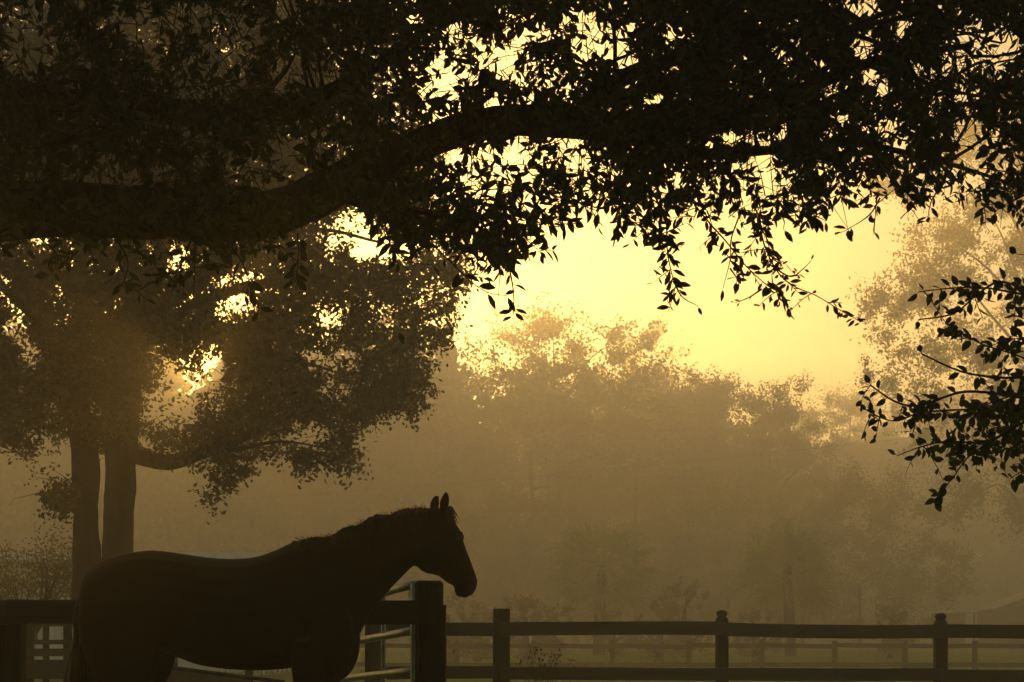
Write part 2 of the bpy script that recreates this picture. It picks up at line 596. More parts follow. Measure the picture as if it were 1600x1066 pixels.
def palm_meshes(seed):
    global rng
    keep = rng
    rng = np.random.default_rng(seed)
    tr, cr = Acc(), Acc()
    tube(tr, [(0, 0, -.3), (.05, 0, 1.2), (.1, .05, 2.6), (.1, .05, 3.6)], [.26, .21, .2, .17], 10, 0, 6, .08)
    c0 = np.array([.1, .05, 3.6])
    for i in range(64):
        az = rng.uniform(0, 6.283)
        el = math.asin(rng.uniform(-.75, 1))
        d = np.array([math.cos(az) * math.cos(el), math.sin(az) * math.cos(el), math.sin(el)])
        pl = rng.uniform(.9, 1.55)
        e = c0 + d * pl + np.array([0, 0, -.18 * pl])
        sticks(cr, [c0], [e], .025, .015)
        side = unit(np.cross(d, [0, 0, 1.0]) + rng.normal(0, .35, 3))
        up = unit(np.cross(side, d) + rng.normal(0, .3, 3))
        side = unit(np.cross(d, up))
        d = unit(d + rng.normal(0, .3, 3))
        n = 24
        th = np.linspace(-1.9, 1.9, n) + rng.normal(0, .1, n)
        dirs = np.cos(th)[:, None] * d + np.sin(th)[:, None] * side + up * .12
        ln = rng.uniform(.75, 1.0, n) * (.65 + .35 * np.cos(th / 1.4)) * .95
        dirs[:, 2] -= .22
        dirs = unit(dirs)
        leaves4(cr, e + dirs * ln[:, None] * .5, dirs, np.broadcast_to(up, (n, 3)) + rng.normal(0, .25, (n, 3)), ln, .075)
        tips = e + dirs * ln[:, None]
        dd = unit(dirs + np.array([0, 0, -.9]))
        leaves4(cr, tips + dd * .12, dd, np.broadcast_to(up, (n, 3)) + rng.normal(0, .4, (n, 3)), .3, .04)
    rng = keep
    return tr.mesh('trunk', M_bark), cr.mesh('crown', M_palm)


PALM = palm_meshes(5)
for i, (px, py, d, lab) in enumerate([(935, 815, 80, 'left of the two misty fan palms, with a wide drooping crown'),
                                      (1235, 812, 76, 'right of the two misty fan palms, greener and rounder')]):
    loc = at(px, d)
    s = (CZ + (HY - py) * d / F - loc[2]) / 5.35
    plant_tree('fan_palm', lab, 'palm tree', PALM, loc, i * 2.0, s * (1.1 if i == 0 else 1.0), 'fan palms in the mist', s)

# pale tufted shrubs at the edge of the field
TUFT = [tree_meshes(2.2, 1.1, .05, 40, 4200, .11, .34, 41, (.7, 1.2), M_shrub, 2), tree_meshes(2.2, .9, .05, 36, 3800, .10, .32, 42, (.6, 1.2), M_shrub, 2)]
for i, (px, py, d, lab) in enumerate([(705, 930, 66, 'pale shrub under the muzzle of the horse'), (745, 945, 68, 'pale shrub just left of the square topped post'),
                                      (822, 935, 66, 'pale shrub just right of the square topped post'), (865, 950, 70, 'pale low shrub left of the left palm trunk'),
                                      (1030, 945, 66, 'pale shrub left of the first knobbed post'), (1072, 915, 72, 'small dark round shrub left of the first knobbed post'),
                                      (1180, 955, 66, 'pale low shrub right of the first knobbed post'), (1390, 950, 72, 'low shrub between the two knobbed posts'),
                                      (960, 955, 70, 'pale low shrub under the left palm')]):
    loc = at(px, d)
    s = (CZ + (HY - py) * d / F - loc[2]) / 2.2
    plant_tree('field_shrub', lab, 'shrub', TUFT[i % 2], loc, i * .9, s, 'shrubs at the edge of the field', s)


# ------------------------------------------------------------------ buildings in the mist
def long_building():
    d = 52.0
    x0, x1 = (-60 - CX) * d / F, (430 - CX) * d / F
    g = float(ground_z(0, d))
    zt = CZ + (HY - 868) * d / F
    t = thing('low_building', 'long low pale building with a white roof edge behind the horse', 'building', ((x0 + x1) / 2, d, g))
    a = Acc(); box(a, ((x0 + x1) / 2, d + 4, (g + zt - .3) / 2 - .1), (x1 - x0, 8, zt - .3 - g + .2)); 
    for k in range(int((x1 - x0) / .45)):
        box(a, (x0 + .2 + k * .45, d - .012, (g + zt - .3) / 2), (.05, .03, zt - .32 - g))
    a.build('wall', M_wall, t)
    a = Acc(); box(a, ((x0 + x1) / 2, d + 3.6, zt - .06), (x1 - x0 + 1.2, 9.6, .12)); box(a, ((x0 + x1) / 2, d - 1.23, zt - .13), (x1 - x0 + 1.24, .06, .3))
    a.build('roof', M_roof, t)
    for px in (30, 160, 300):
        xx = (px - CX) * d / F
        f = Acc(); box(f, (xx, d - .03, g + 1.7), (1.5, .1, 1.3), bev=.01); fo = f.build('window', M_roof, t)
        f = Acc(); box(f, (xx, d - .09, g + 1.7), (1.3, .03, 1.1)); f.build('pane', M_glass, fo)
    for px in (-40, 96, 235, 400):
        xx = (px - CX) * d / F
        f = Acc(); box(f, (xx, d - 1.05, (g + zt - .3) / 2), (.16, .16, zt - .3 - g + .1), bev=.01); f.build('porch_post', M_roof, t)


def shed():
    d = 105.0
    g = float(ground_z(0, d))
    xa, xb = (1558 - CX) * d / F, (1700 - CX) * d / F
    za, zb = CZ + (HY - 952) * d / F, CZ + (HY - 925) * d / F
    t = thing('shed', 'small grey shed with a pale sloping roof at the right edge', 'shed', ((xa + xb) / 2, d, g))
    xm = (xa + xb) / 2
    V = []
    for y in (d, d + 5):
        V += [(xa + .15, y, g - .1), (xb - .15, y, g - .1), (xb - .15, y, za - .08), (xm, y, zb - .06), (xa + .15, y, za - .08)]
    a = Acc(); a.add(V, [np.array([[0, 1, 2, 3, 4], [9, 8, 7, 6, 5]]), np.array([[0, 5, 6, 1], [1, 6, 7, 2], [2, 7, 8, 3], [3, 8, 9, 4], [4, 9, 5, 0]])]); a.build('wall', M_brownwall, t)
    a = Acc()
    for (p, q) in (((xa - .2, za - .04), (xm, zb + .02)), ((xb + .2, za - .04), (xm, zb + .02))):
        V = [(p[0], d - .4, p[1]), (q[0], d - .4, q[1]), (q[0], d + 5.4, q[1]), (p[0], d + 5.4, p[1])]
        V += [(x, y, z + .06) for x, y, z in V]
        a.add(V, np.array([[0, 3, 2, 1], [4, 5, 6, 7], [0, 1, 5, 4], [1, 2, 6, 5], [2, 3, 7, 6], [3, 0, 4, 7]]))
    a.build('roof', M_shedroof, t)
    a = Acc(); box(a, (xa + 1.3, d - .03, g + .95), (1.0, .05, 1.9)); a.build('door', M_dark, t)
    # a low flat roofed shelter beside it
    xa, xb = (1478 - CX) * d / F, (1532 - CX) * d / F
    z = CZ + (HY - 955) * d / F
    t = thing('field_shelter', 'low flat roofed field shelter left of the grey shed', 'shelter', ((xa + xb) / 2, d + 1, g))
    a = Acc(); box(a, ((xa + xb) / 2, d + 2.4, z), (xb - xa + .3, 3, .1)); a.build('roof', M_roof, t)
    a = Acc(); box(a, ((xa + xb) / 2, d + 3.6, (g + z) / 2), (xb - xa, .08, z - g - .1)); a.build('back_wall', M_brownwall, t)
    for x in (xa + .1, xb - .1):
        a = Acc(); box(a, (x, d + 1.1, (g + z) / 2 - .02), (.12, .12, z - g - .06)); a.build('post', M_brownwall, t)
    # a small car-sized tarp covered trailer by the bush
    xc = (1408 - CX) * d / F
    t = thing('farm_trailer', 'pale covered farm trailer parked left of the field shelter', 'trailer', (xc, d, g))
    V, n = [], 9
    for k in range(7):
        x = xc - .9 + k * .3
        for j in range(n):
            an = math.pi * j / (n - 1)
            V.append((x, d + 1 - math.cos(an) * .75, g + .75 + math.sin(an) ** .6 * .62))
    i = (np.arange(6) * n)[:, None]; j = np.arange(n - 1)[None]
    a = Acc(); a.add(V, [np.stack([i + j, i + n + j, i + n + j + 1, i + j + 1], -1).reshape(-1, 4), np.arange(n)[None], (np.arange(n) + 6 * n)[::-1][None]], 0, True); a.build('cover', M_wall, t)
    a = Acc(); box(a, (xc, d + 1, g + .62), (1.9, 1.5, .25), bev=.02); a.build('bed', M_dark, t)
    for s in (0.22, 1.78):
        a = Acc(); tube(a, [(xc, d + s - .08, g + .35), (xc, d + s + .08, g + .35)], [.35, .35], 18, 0, 1); a.build('wheel', M_dark, t)


long_building()
shed()

# overhead cable
a = Acc()
A, B = P(1900, 628, 62), P(-500, 812, 100)
pts = [A + (B - A) * u - np.array([0, 0, 1.2 * 4 * u * (1 - u)]) for u in np.linspace(0, 1, 13)]
tube(a, pts, [.004] * 13, 6, 0, 3)
tag(a.build('overhead_cable', M_wire), 'thin dark overhead cable crossing the mist', 'cable')

# ------------------------------------------------------------------ fences
def post(acc, x, y, z0, z1, wx, wy=None, bev=.012):
    box(acc, (x, y, (z0 + z1) / 2), (wx, wy or wx, z1 - z0), bev=bev)


def near_fence():
    d = 8.95
    k = d / F
    t = thing('paddock_fence', 'black board fence in front, ending in a thick square post under the chin', 'fence', ((-75 - CX) * k, d, 0))
    xs = [(671 - CX) * k, (12 - CX) * k, (-640 - CX) * k]
    tops = [P(0, 908, d)[2], P(0, 922, d)[2], P(0, 922, d)[2]]
    a = Acc(); post(a, xs[0], d, -.1, tops[0], 42 * k); a.build('post', M_post, t)
    a = Acc(); box(a, (xs[0] + 23.2 * k, d + .02, .62), (.016, .15, 1.43)); a.build('gate_stop', M_post, t)
    for x, z in zip(xs[1:], (1.36, 1.36)):
        a = Acc(); post(a, x, d + .085, -.1, z - .02, .13); a.build('post', M_post, t)
    zs = [CZ + (HY - 957) * k, .80 - .07, .36]
    for z in zs:
        x0 = xs[0] - 21 * k + .001
        for i in range(2):
            xa, xb = (xs[0] - 21.3 * k, xs[1]) if i == 0 else (xs[1] - .003, xs[2])
            a = Acc(); board(a, (xa, d - .005, z + (.002 if i else 0)), (xb, d - .005, z + .004), .140, .034, sag=.004); a.build('rail', M_black, t)


def right_fence():
    d = 17.0
    k = d / F
    xs = [(582 - CX) * k, (783.5 - CX) * k, (1129 - CX) * k, (1472 - CX) * k, (1815 - CX) * k]
    t = thing('board_fence', 'black board fence with two knobbed posts across the right half', 'fence', (xs[2], d, 0))
    zt = [P(0, 968, d)[2], P(0, 951, d)[2], P(0, 968, d)[2], P(0, 973, d)[2], P(0, 972, d)[2]]
    wd = [24, 27, 19, 19, 19]
    for i, x in enumerate(xs):
        a = Acc(); post(a, x, d + .06, -.1, zt[i], wd[i] * k, .13); po = a.build('post', M_post, t)
        if i >= 2:
            c = Acc()
            prof = [(-.004, .062), (.012, .070), (.020, .060), (.030, .045), (.045, .056), (.065, .064), (.085, .058), (.100, .036), (.106, .004)]
            V = []
            for z, r in prof:
                for q in range(16):
                    V.append((x + r * math.cos(q * math.pi / 8), d + .06 + r * math.sin(q * math.pi / 8), zt[i] + z))
            ii = (np.arange(len(prof) - 1) * 16)[:, None]; jj = np.arange(16)[None]
            c.add(V, [np.stack([ii + jj, ii + (jj + 1) % 16, ii + 16 + (jj + 1) % 16, ii + 16 + jj], -1).reshape(-1, 4), (np.arange(16) + 16 * (len(prof) - 1))[None], np.arange(16)[::-1][None]], 0, True)
            c.build('cap', M_post, po)
    top = [(582, 983, 770, 983.5, 0), (783.5, 983, 1129, 982, -.006), (1129, 983, 1472, 986.5, .018), (1472, 986, 1815, 988, .004)]
    low = [(582, 1052, 770, 1050, 0), (783.5, 1052, 1129, 1054, 0), (1129, 1053.5, 1472, 1054, .004), (1472, 1056, 1815, 1057, .004)]
    for row, hgt in ((top, .150), (low, .142)):
        for i, (xa, ya, xb, yb, sg) in enumerate(row):
            a = Acc(); A, B = P(xa, ya, d), P(xb, yb, d)
            A[1] = B[1] = d - .025 - .004 * (i % 2)
            A[0] -= .012; B[0] += .012
            board(a, A, B, hgt, .032, sag=sg); a.build('rail', M_black, t)
    for i in range(4):
        a = Acc(); board(a, (xs[i] - .01, d - .026 - .004 * (i % 2), .36), (xs[i + 1] + .01, d - .026 - .004 * (i % 2), .35), .14, .032); a.build('rail', M_black, t)


def far_fence():
    d = 50.0
    k = d / F
    pxs = [476, 595, 714, 834, 957, 1077, 1191, 1305, 1415, 1524, 1636]
    t = thing('field_fence', 'weathered two board fence across the misty field, behind the black fence', 'fence', (0, d, float(ground_z(0, d))))
    g = float(ground_z(0, d))
    for px in pxs:
        a = Acc(); post(a, (px - CX) * k, d + .06, g - .2, CZ + (HY - 1001) * k, .15, .13, .01); a.build('post', M_farwood, t)
    for i in range(len(pxs) - 1):
        for y0, y1 in ((1008.5, 1009.5), (1039, 1038)):
            A, B = P(pxs[i], y0 + rng.normal(0, .5), d), P(pxs[i + 1], y1 + rng.normal(0, .5), d)
            A[1] = B[1] = d - .02 - .004 * (i % 2)
            A[0] -= .01; B[0] += .01
            a = Acc(); board(a, A, B, .15, .035, sag=.01, n=4); a.build('rail', M_farwood, t)


def yard_fence():
    d = 22.0
    k = d / F
    t = thing('yard_fence', 'dark yard fence with a chain link panel at the lower left', 'fence', ((50 - CX) * k, d, 0))
    for px, wpx, top in ((-60, 12, 968), (2, 8, 966), (38, 24, 964), (70, 8, 968), (104, 12, 966), (270, 11, 1000), (388, 11, 1040)):
        a = Acc(); post(a, (px - CX) * k, d + .06, -.1, P(0, top, d)[2], wpx * k, .1); a.build('post', M_post, t)
    for xa, xb, y, hpx in ((50, 275, 1003.5, 7), (38, 275, 1019.5, 12), (-60, 275, 1044, 26), (-60, 104, 974, 10)):
        pass
    for xa, xb, y, hpx, y2 in ((50, 275, 1003.5, 7, 1003.5), (38, 104, 1019.5, 12, 1019.5), (104, 275, 1019.5, 13, 1029.5), (-60, 104, 1046, 30, 1046), (104, 275, 1046, 30, 1053), (275, 392, 1054, 22, 1070), (-60, 104, 974, 10, 974)):  # wide dark low boards, extended behind the belly to stand in for shade
        a = Acc(); A, B = P(xa, y, d), P(xb, y2, d); A[1] = B[1] = d - .02 - .004 * (xa > 100); B[0] += .005
        board(a, A, B, hpx * k, .03); a.build('rail', M_black, t)
    x0, x1 = P(4, 0, d)[0], P(26, 0, d)[0]
    z0, z1 = P(0, 1008, d)[2], P(0, 979, d)[2]
    a = Acc()
    S, E = [], []
    st = .045
    for u in np.arange(-(z1 - z0), x1 - x0, st):
        for sgn in (1, -1):
            pa, pb = [], []
            ax, bx = (x0 + u, x0 + u + (z1 - z0))
            za, zb = (z0, z1) if sgn > 0 else (z1, z0)
            t0 = max(0, (x0 - ax) / (bx - ax)); t1 = min(1, (x1 - ax) / (bx - ax))
            if t1 <= t0: continue
            S.append((ax + (bx - ax) * t0, d + .02 * sgn * .2, za + (zb - za) * t0)); E.append((ax + (bx - ax) * t1, d + .02 * sgn * .2, za + (zb - za) * t1))
    sticks(a, S, E, .004, .004)
    a.build('chain_link_panel', M_mesh, t)


def pipe_gate():
    d0 = 8.98
    x0 = (648 - CX) * d0 / F
    th = math.radians(112)          # direction: away from the camera and to the left
    u = np.array([math.cos(th), math.sin(th), 0])
    u = unit(u + np.array([0, 0, -.045]))
    up = np.array([0, 0, 1.0])
    L = 2.3
    t = thing('pipe_gate', 'galvanised pipe gate standing open behind the chest of the horse', 'gate', (x0, d0, 0))
    zs = [CZ + (HY - 913) * d0 / F, CZ + (HY - 985) * d0 / F, CZ + (HY - 1048) * d0 / F, .55, .28]
    for z in zs:
        s = np.array([x0, d0, z])
        a = Acc(); tube(a, [s + u * .02, s + u * L], [.024, .024], 14, 0, 8); a.build('rail', M_pipe, t)
    for q in (.0, .62, L):
        b = np.array([x0, d0, 0]) + u * q
        a = Acc(); tube(a, [b + up * (zs[-1] - .01), b + up * (zs[0] + .004)], [.026, .026] if q != .62 else [.014, .014], 12, 0, 4); a.build('upright', M_pipe, t)
    # chain latch on the top rail
    a = Acc(); b = np.array([x0, d0, zs[0]]) + u * .1
    for k in range(4):
        tube(a, [b + up * (-.02 - .014 * k) + np.array([.005 * math.cos(q), 0, .008 * math.sin(q)]) for q in np.linspace(0, 6.0, 7)], [.002] * 7, 5, 0, 2)
    a.build('latch_chain', M_pipe, t)


def lying_pipe():
    d = 12.5
    t = thing('leaning_gate', 'pipe gate panel sloping down behind the belly of the horse', 'gate', tuple(P(300, 1050, d)))
    for dy in (0, 60):
        a = Acc(); tube(a, [P(225, 1038 + dy, d), P(445, 1066 + dy, d)], [.017, .017], 12, 0, 6); a.build('rail', M_dimpipe, t)
    for px, y0 in ((226, 1038), (444, 1066)):
        a = Acc(); q = P(px, y0, d); b = q.copy(); b[2] = 0; tube(a, [b, q], [.017, .017], 12, 0, 4); a.build('upright', M_dimpipe, t)


def grass():
    """uneven dewy grass across the field beyond the weathered fence"""
    a = Acc()
    n = 42000
    y = 50.5 + 75 * rng.uniform(0, 1, n) ** 1.3
    x = rng.uniform(-.42, .42, n) * y
    keep = rng.uniform(size=n) < .35 + .65 * (np.sin(x * .7 + y * .23) * np.cos(y * .41 - x * .19) > -.25)
    x, y = x[keep], y[keep]
    z = ground_z(x, y) - .03
    b = np.stack([x, y, z], 1)
    d = unit(np.stack([rng.normal(0, .35, len(x)), rng.normal(0, .3, len(x)), np.ones(len(x))], 1))
    L = rng.uniform(.10, .30, len(x)) * (1 + .6 * np.sin(x * .33) * np.sin(y * .21))
    leaves4(a, b + d * L[:, None] * .5, d, rdir(len(x), (0, -1, 0)), L, rng.uniform(.02, .045, len(x)))
    tag(a.build('grass', M_grass), kind='stuff')


near_fence()
grass()
right_fence()
far_fence()
yard_fence()
pipe_gate()
lying_pipe()


# ------------------------------------------------------------------ horse
def horse():
    D = 8.25
    k = D / F
    a = Acc()
    def X(px): return (px - CX) * k
    def Z(py): return CZ + (HY - py) * k
    def loft(sec, yc=0.0, seg=20, ex=2.0):
        """sections: (top px, top py, bottom px, bottom py, half width m)"""
        s = catmull(np.array(sec, float), 5)
        ang = np.linspace(0, 2 * np.pi, seg, endpoint=False)
        ca, sa = np.cos(ang), np.sin(ang)
        ca = np.sign(ca) * np.abs(ca) ** (2 / ex); sa = np.sign(sa) * np.abs(sa) ** (2 / ex)
        V = []
        for r in s:
            tx, tz, bx, bz, hw = X(r[0]), Z(r[1]), X(r[2]), Z(r[3]), max(r[4], .004)
            y = r[5] if len(r) > 5 else 0
            cx, cz = (tx + bx) / 2, (tz + bz) / 2
            vx, vz = (tx - bx) / 2, (tz - bz) / 2
            for c, s_ in zip(ca, sa):
                # a little narrower towards the top line
                wd = hw * (1 - .18 * max(0, s_))
                V.append((cx + vx * s_, D + y + yc + c * wd, cz + vz * s_))
        n = len(s)
        i = (np.arange(n - 1) * seg)[:, None]; j = np.arange(seg)[None]
        q = np.stack([i + j, i + (j + 1) % seg, i + seg + (j + 1) % seg, i + seg + j], -1).reshape(-1, 4)
        a.add(V, [q, np.arange(seg)[::-1][None], (np.arange(seg) + (n - 1) * seg)[None]], 0, True)
    trunk = [(129, 925, 131, 940, .05), (131, 905, 136, 985, .13), (142, 889, 148, 1012, .19), (168, 873, 170, 1026, .235), (202, 864, 200, 1026, .27), (236, 860, 236, 1016, .285),
             (270, 863, 268, 1024, .285), (310, 869, 306, 1038, .295), (350, 873, 346, 1045, .30), (395, 871, 392, 1048, .295), (430, 860, 428, 1047, .27),
             (458, 847, 466, 1043, .235), (478, 844, 508, 1038, .21), (503, 842, 543, 1024, .18), (535, 834, 561, 994, .15), (562, 821, 578, 962, .125),
             (600, 807, 606, 925, .105), (638, 799, 637, 893, .09), (662, 794, 648, 883, .08), (682, 793, 652, 886, .078)]
    loft(trunk)
    head = [(650, 812, 634, 872, .06), (676, 794, 650, 885, .082), (693, 796, 660, 893, .092), (705, 808, 671, 897.5, .098), (715, 822, 681, 898, .100),
            (722, 834, 690, 904, .090), (725, 848, 697, 910, .074), (730, 862, 703, 913, .062), (736, 877, 707, 914, .052), (741, 891, 709.5, 918, .046),
            (745.5, 904, 710.5, 926, .046), (745.5, 915, 714, 931.5, .046), (741, 926, 723, 934, .036), (736, 930, 729, 934, .015)]
    loft(head)
    # brow and eye sockets, cheeks, nostrils
    def ball(px, py, y, r, sq=(1, 1, 1)):
        V, n, m = [], 12, 16
        for i in range(n + 1):
            th = math.pi * i / n
            for j in range(m):
                ph = 2 * math.pi * j / m
                V.append((X(px) + r * sq[0] * math.sin(th) * math.cos(ph), D + y + r * sq[1] * math.sin(th) * math.sin(ph), Z(py) + r * sq[2] * math.cos(th)))
        i = (np.arange(n) * m)[:, None]; j = np.arange(m)[None]
        a.add(V, np.stack([i + j, i + m + j, i + m + (j + 1) % m, i + (j + 1) % m], -1).reshape(-1, 4), 0, True)
    for s in (-1, 1):
        ball(718, 838, s * .072, .026, (1, .9, 1))
        ball(682, 880, s * .055, .062, (1, .55, 1.05))
        ball(739, 908, s * .034, .017, (.8, .7, 1.1))
        ball(170, 985, s * .13, .14, (.9, .8, 1.4))
        ball(520, 1000, s * .15, .15, (.9, .6, 1.5))
    # ears
    ears = [((677, 801), (678, 788), (681, 777), (684, 771), .055), ((694, 803), (695, 788), (697.5, 776), (696.5, 768.5), -.055)]
    for p0, p1, p2, p3, y in ears:
        pts, rr = [], [.018, .026, .018, .003]
        tube(a, [np.array([X(p[0]), D + y, Z(p[1])]) for p in (p0, p1, p2, p3)], rr, 12, 0, 6)
    # legs: (px, z, half depth fore-aft m, half width m)
    def leg(pts, y):
        s, V, seg = catmull(np.array(pts, float), 5), [], 16
        for r in s:
            for q in range(seg):
                an = 2 * math.pi * q / seg
                V.append((X(r[0]) + r[2] * math.cos(an), D + y + r[3] * math.sin(an), r[1]))
        n = len(s)
        i = (np.arange(n - 1) * seg)[:, None]; j = np.arange(seg)[None]
        a.add(V, [np.stack([i + j, i + (j + 1) % seg, i + seg + (j + 1) % seg, i + seg + j], -1).reshape(-1, 4), np.arange(seg)[::-1][None], (np.arange(seg) + (n - 1) * seg)[None]], 0, True)
    for y, dx in ((-.16, 0), (.16, 10)):
        fx = 493 + dx * .6
        leg([(fx + 8, 1.12, .15, .07), (fx, .95, .105, .075), (fx - 1, .80, .08, .062), (fx, .62, .055, .05), (fx + 1, .50, .052, .047), (fx, .42, .042, .042), (fx, .30, .032, .03), (fx, .18, .034, .032), (fx + 1, .135, .042, .04), (fx + 7, .085, .036, .036), (fx + 11, .05, .052, .05), (fx + 14, 0, .068, .062)], y)
        hx = 205 + dx
        leg([(hx - 12, 1.25, .22, .10), (hx - 5, 1.08, .20, .10), (hx - 6, .92, .155, .085), (hx - 22, .78, .105, .065), (hx - 43, .62, .066, .05), (hx - 48, .53, .056, .045), (hx - 44, .42, .042, .036), (hx - 40, .28, .036, .033), (hx - 38, .17, .042, .04), (hx - 31, .09, .036, .036), (hx - 27, .05, .052, .05), (hx - 24, 0, .066, .062)], y * .9)
    me = a.mesh('horse_raw', M_coat)
    tmp = bpy.data.objects.new('tmp', me)
    COL.objects.link(tmp)
    r = tmp.modifiers.new('r', 'REMESH'); r.mode = 'VOXEL'; r.voxel_size = .011; r.use_smooth_shade = True
    sm = tmp.modifiers.new('s', 'SMOOTH'); sm.factor = .5; sm.iterations = 3
    dg = bpy.context.evaluated_depsgraph_get()
    dg.update()
    me2 = bpy.data.meshes.new_from_object(tmp.evaluated_get(dg))
    bpy.data.objects.remove(tmp)
    me2.name = 'horse'
    for p_ in me2.polygons: p_.use_smooth = True
    # put the origin on the ground below the chest
    ox, oy = X(350), D
    me2.transform(__import__('mathutils').Matrix.Translation((-ox, -oy, 0)))
    h = bpy.data.objects.new('horse', me2)
    h.location = (ox, oy, 0)
    COL.objects.link(h)
    tag(h, 'dark bay horse standing side on at the fence, ears pricked, looking right', 'horse')
    # mane, forelock and tail: many fine tapering locks
    top = catmull(np.array([(470, 845), (503, 842), (535, 834), (562, 821), (600, 807), (638, 799), (668, 793.5)], float), 30)
    m = Acc()
    n = 900
    tt = rng.uniform(0, len(top) - 1.01, n)
    i0 = tt.astype(int)
    q = top[i0] + (top[i0 + 1] - top[i0]) * (tt - i0)[:, None]
    base = np.stack([X(q[:, 0]), np.full(n, D), Z(q[:, 1]) - .012], 1)
    side = np.where(rng.uniform(size=n) < .8, 1.0, -1.0)
    ln = rng.uniform(.05, .17, n)
    p0 = base
    p1 = p0 + np.stack([rng.normal(-.012, .012, n), side * rng.uniform(.008, .03, n), rng.uniform(.006, .016, n) * (1 + .6 * np.sin(q[:, 0] * .13))], 1)
    p2 = p1 + np.stack([rng.normal(-.02, .02, n), side * rng.uniform(.03, .06, n), -ln * .3], 1)
    p3 = p2 + np.stack([rng.normal(-.01, .02, n), side * rng.uniform(.0, .03, n), -ln], 1)
    sticks(m, p0, p1, .006, .005); sticks(m, p1, p2, .005, .0035); sticks(m, p2, p3, .0035, .0008)
    # short bristles along the crest
    n = 220
    tt = rng.uniform(0, len(top) - 1.01, n); i0 = tt.astype(int)
    q = top[i0] + (top[i0 + 1] - top[i0]) * (tt - i0)[:, None]
    p0 = np.stack([X(q[:, 0]), D + rng.normal(0, .006, n), Z(q[:, 1]) - .008], 1)
    p1 = p0 + np.stack([rng.normal(-.022, .01, n), rng.normal(0, .006, n), rng.uniform(.012, .034, n)], 1)
    sticks(m, p0, p1, .003, .0006)
    m.build('mane', M_hair, h)
    m = Acc()
    n = 120
    p0 = np.stack([X(rng.uniform(686, 694, n)), D + rng.normal(0, .02, n), Z(rng.uniform(794, 799, n))], 1)
    p1 = p0 + np.stack([rng.uniform(.02, .045, n), rng.normal(0, .02, n), rng.uniform(-.012, .012, n)], 1)
    p2 = p1 + np.stack([rng.uniform(.01, .05, n), rng.normal(0, .02, n), rng.uniform(-.10, -.04, n)], 1)
    sticks(m, p0, p1, .005, .004); sticks(m, p1, p2, .004, .0008)
    m.build('forelock', M_hair, h)
    m = Acc()
    n = 500
    p0 = np.stack([X(rng.uniform(133, 140, n)), D + rng.normal(0, .025, n), Z(rng.uniform(905, 935, n))], 1)
    p1 = p0 + np.stack([rng.uniform(-.045, -.01, n), rng.normal(0, .02, n), rng.uniform(-.25, -.1, n)], 1)
    p2 = p1 + np.stack([rng.normal(.005, .025, n), rng.normal(0, .03, n), rng.uniform(-.4, -.25, n)], 1)
    p3 = p2 + np.stack([rng.normal(.02, .03, n), rng.normal(0, .03, n), rng.uniform(-.42, -.12, n)], 1)
    sticks(m, p0, p1, .006, .005); sticks(m, p1, p2, .005, .004); sticks(m, p2, p3, .004, .0008)
    m.build('tail', M_hair, h)
    for s in (-1, 1):
        b = bmesh.new(); bmesh.ops.create_uvsphere(b, u_segments=14, v_segments=10, radius=.017)
        me = bpy.data.meshes.new('eye'); b.to_mesh(me); b.free(); me.materials.append(M_eye)
        for p_ in me.polygons: p_.use_smooth = True
        e = bpy.data.objects.new('eye', me); COL.objects.link(e); e.parent = h
        e.location = (X(717.5) - ox, s * .086, Z(840))
    return h


horse()


# ------------------------------------------------------------------ forked live oak on the left (about 27 m away)
def inside(px, py, lobes):
    v = np.zeros_like(px)
    for (cx, cy, rx, ry, s) in lobes:
        v = np.maximum(v, s * np.clip(1.25 - (((px - cx) / rx) ** 2 + ((py - cy) / ry) ** 2), 0, 1) ** .5)
    return v


def gaps(px, py, G):
    v = np.ones_like(px)
    for (cx, cy, rx, ry, s) in G:
        v *= 1 - s * np.exp(-(((px - cx) / rx) ** 2 + ((py - cy) / ry) ** 2) ** 1.5)
    return v


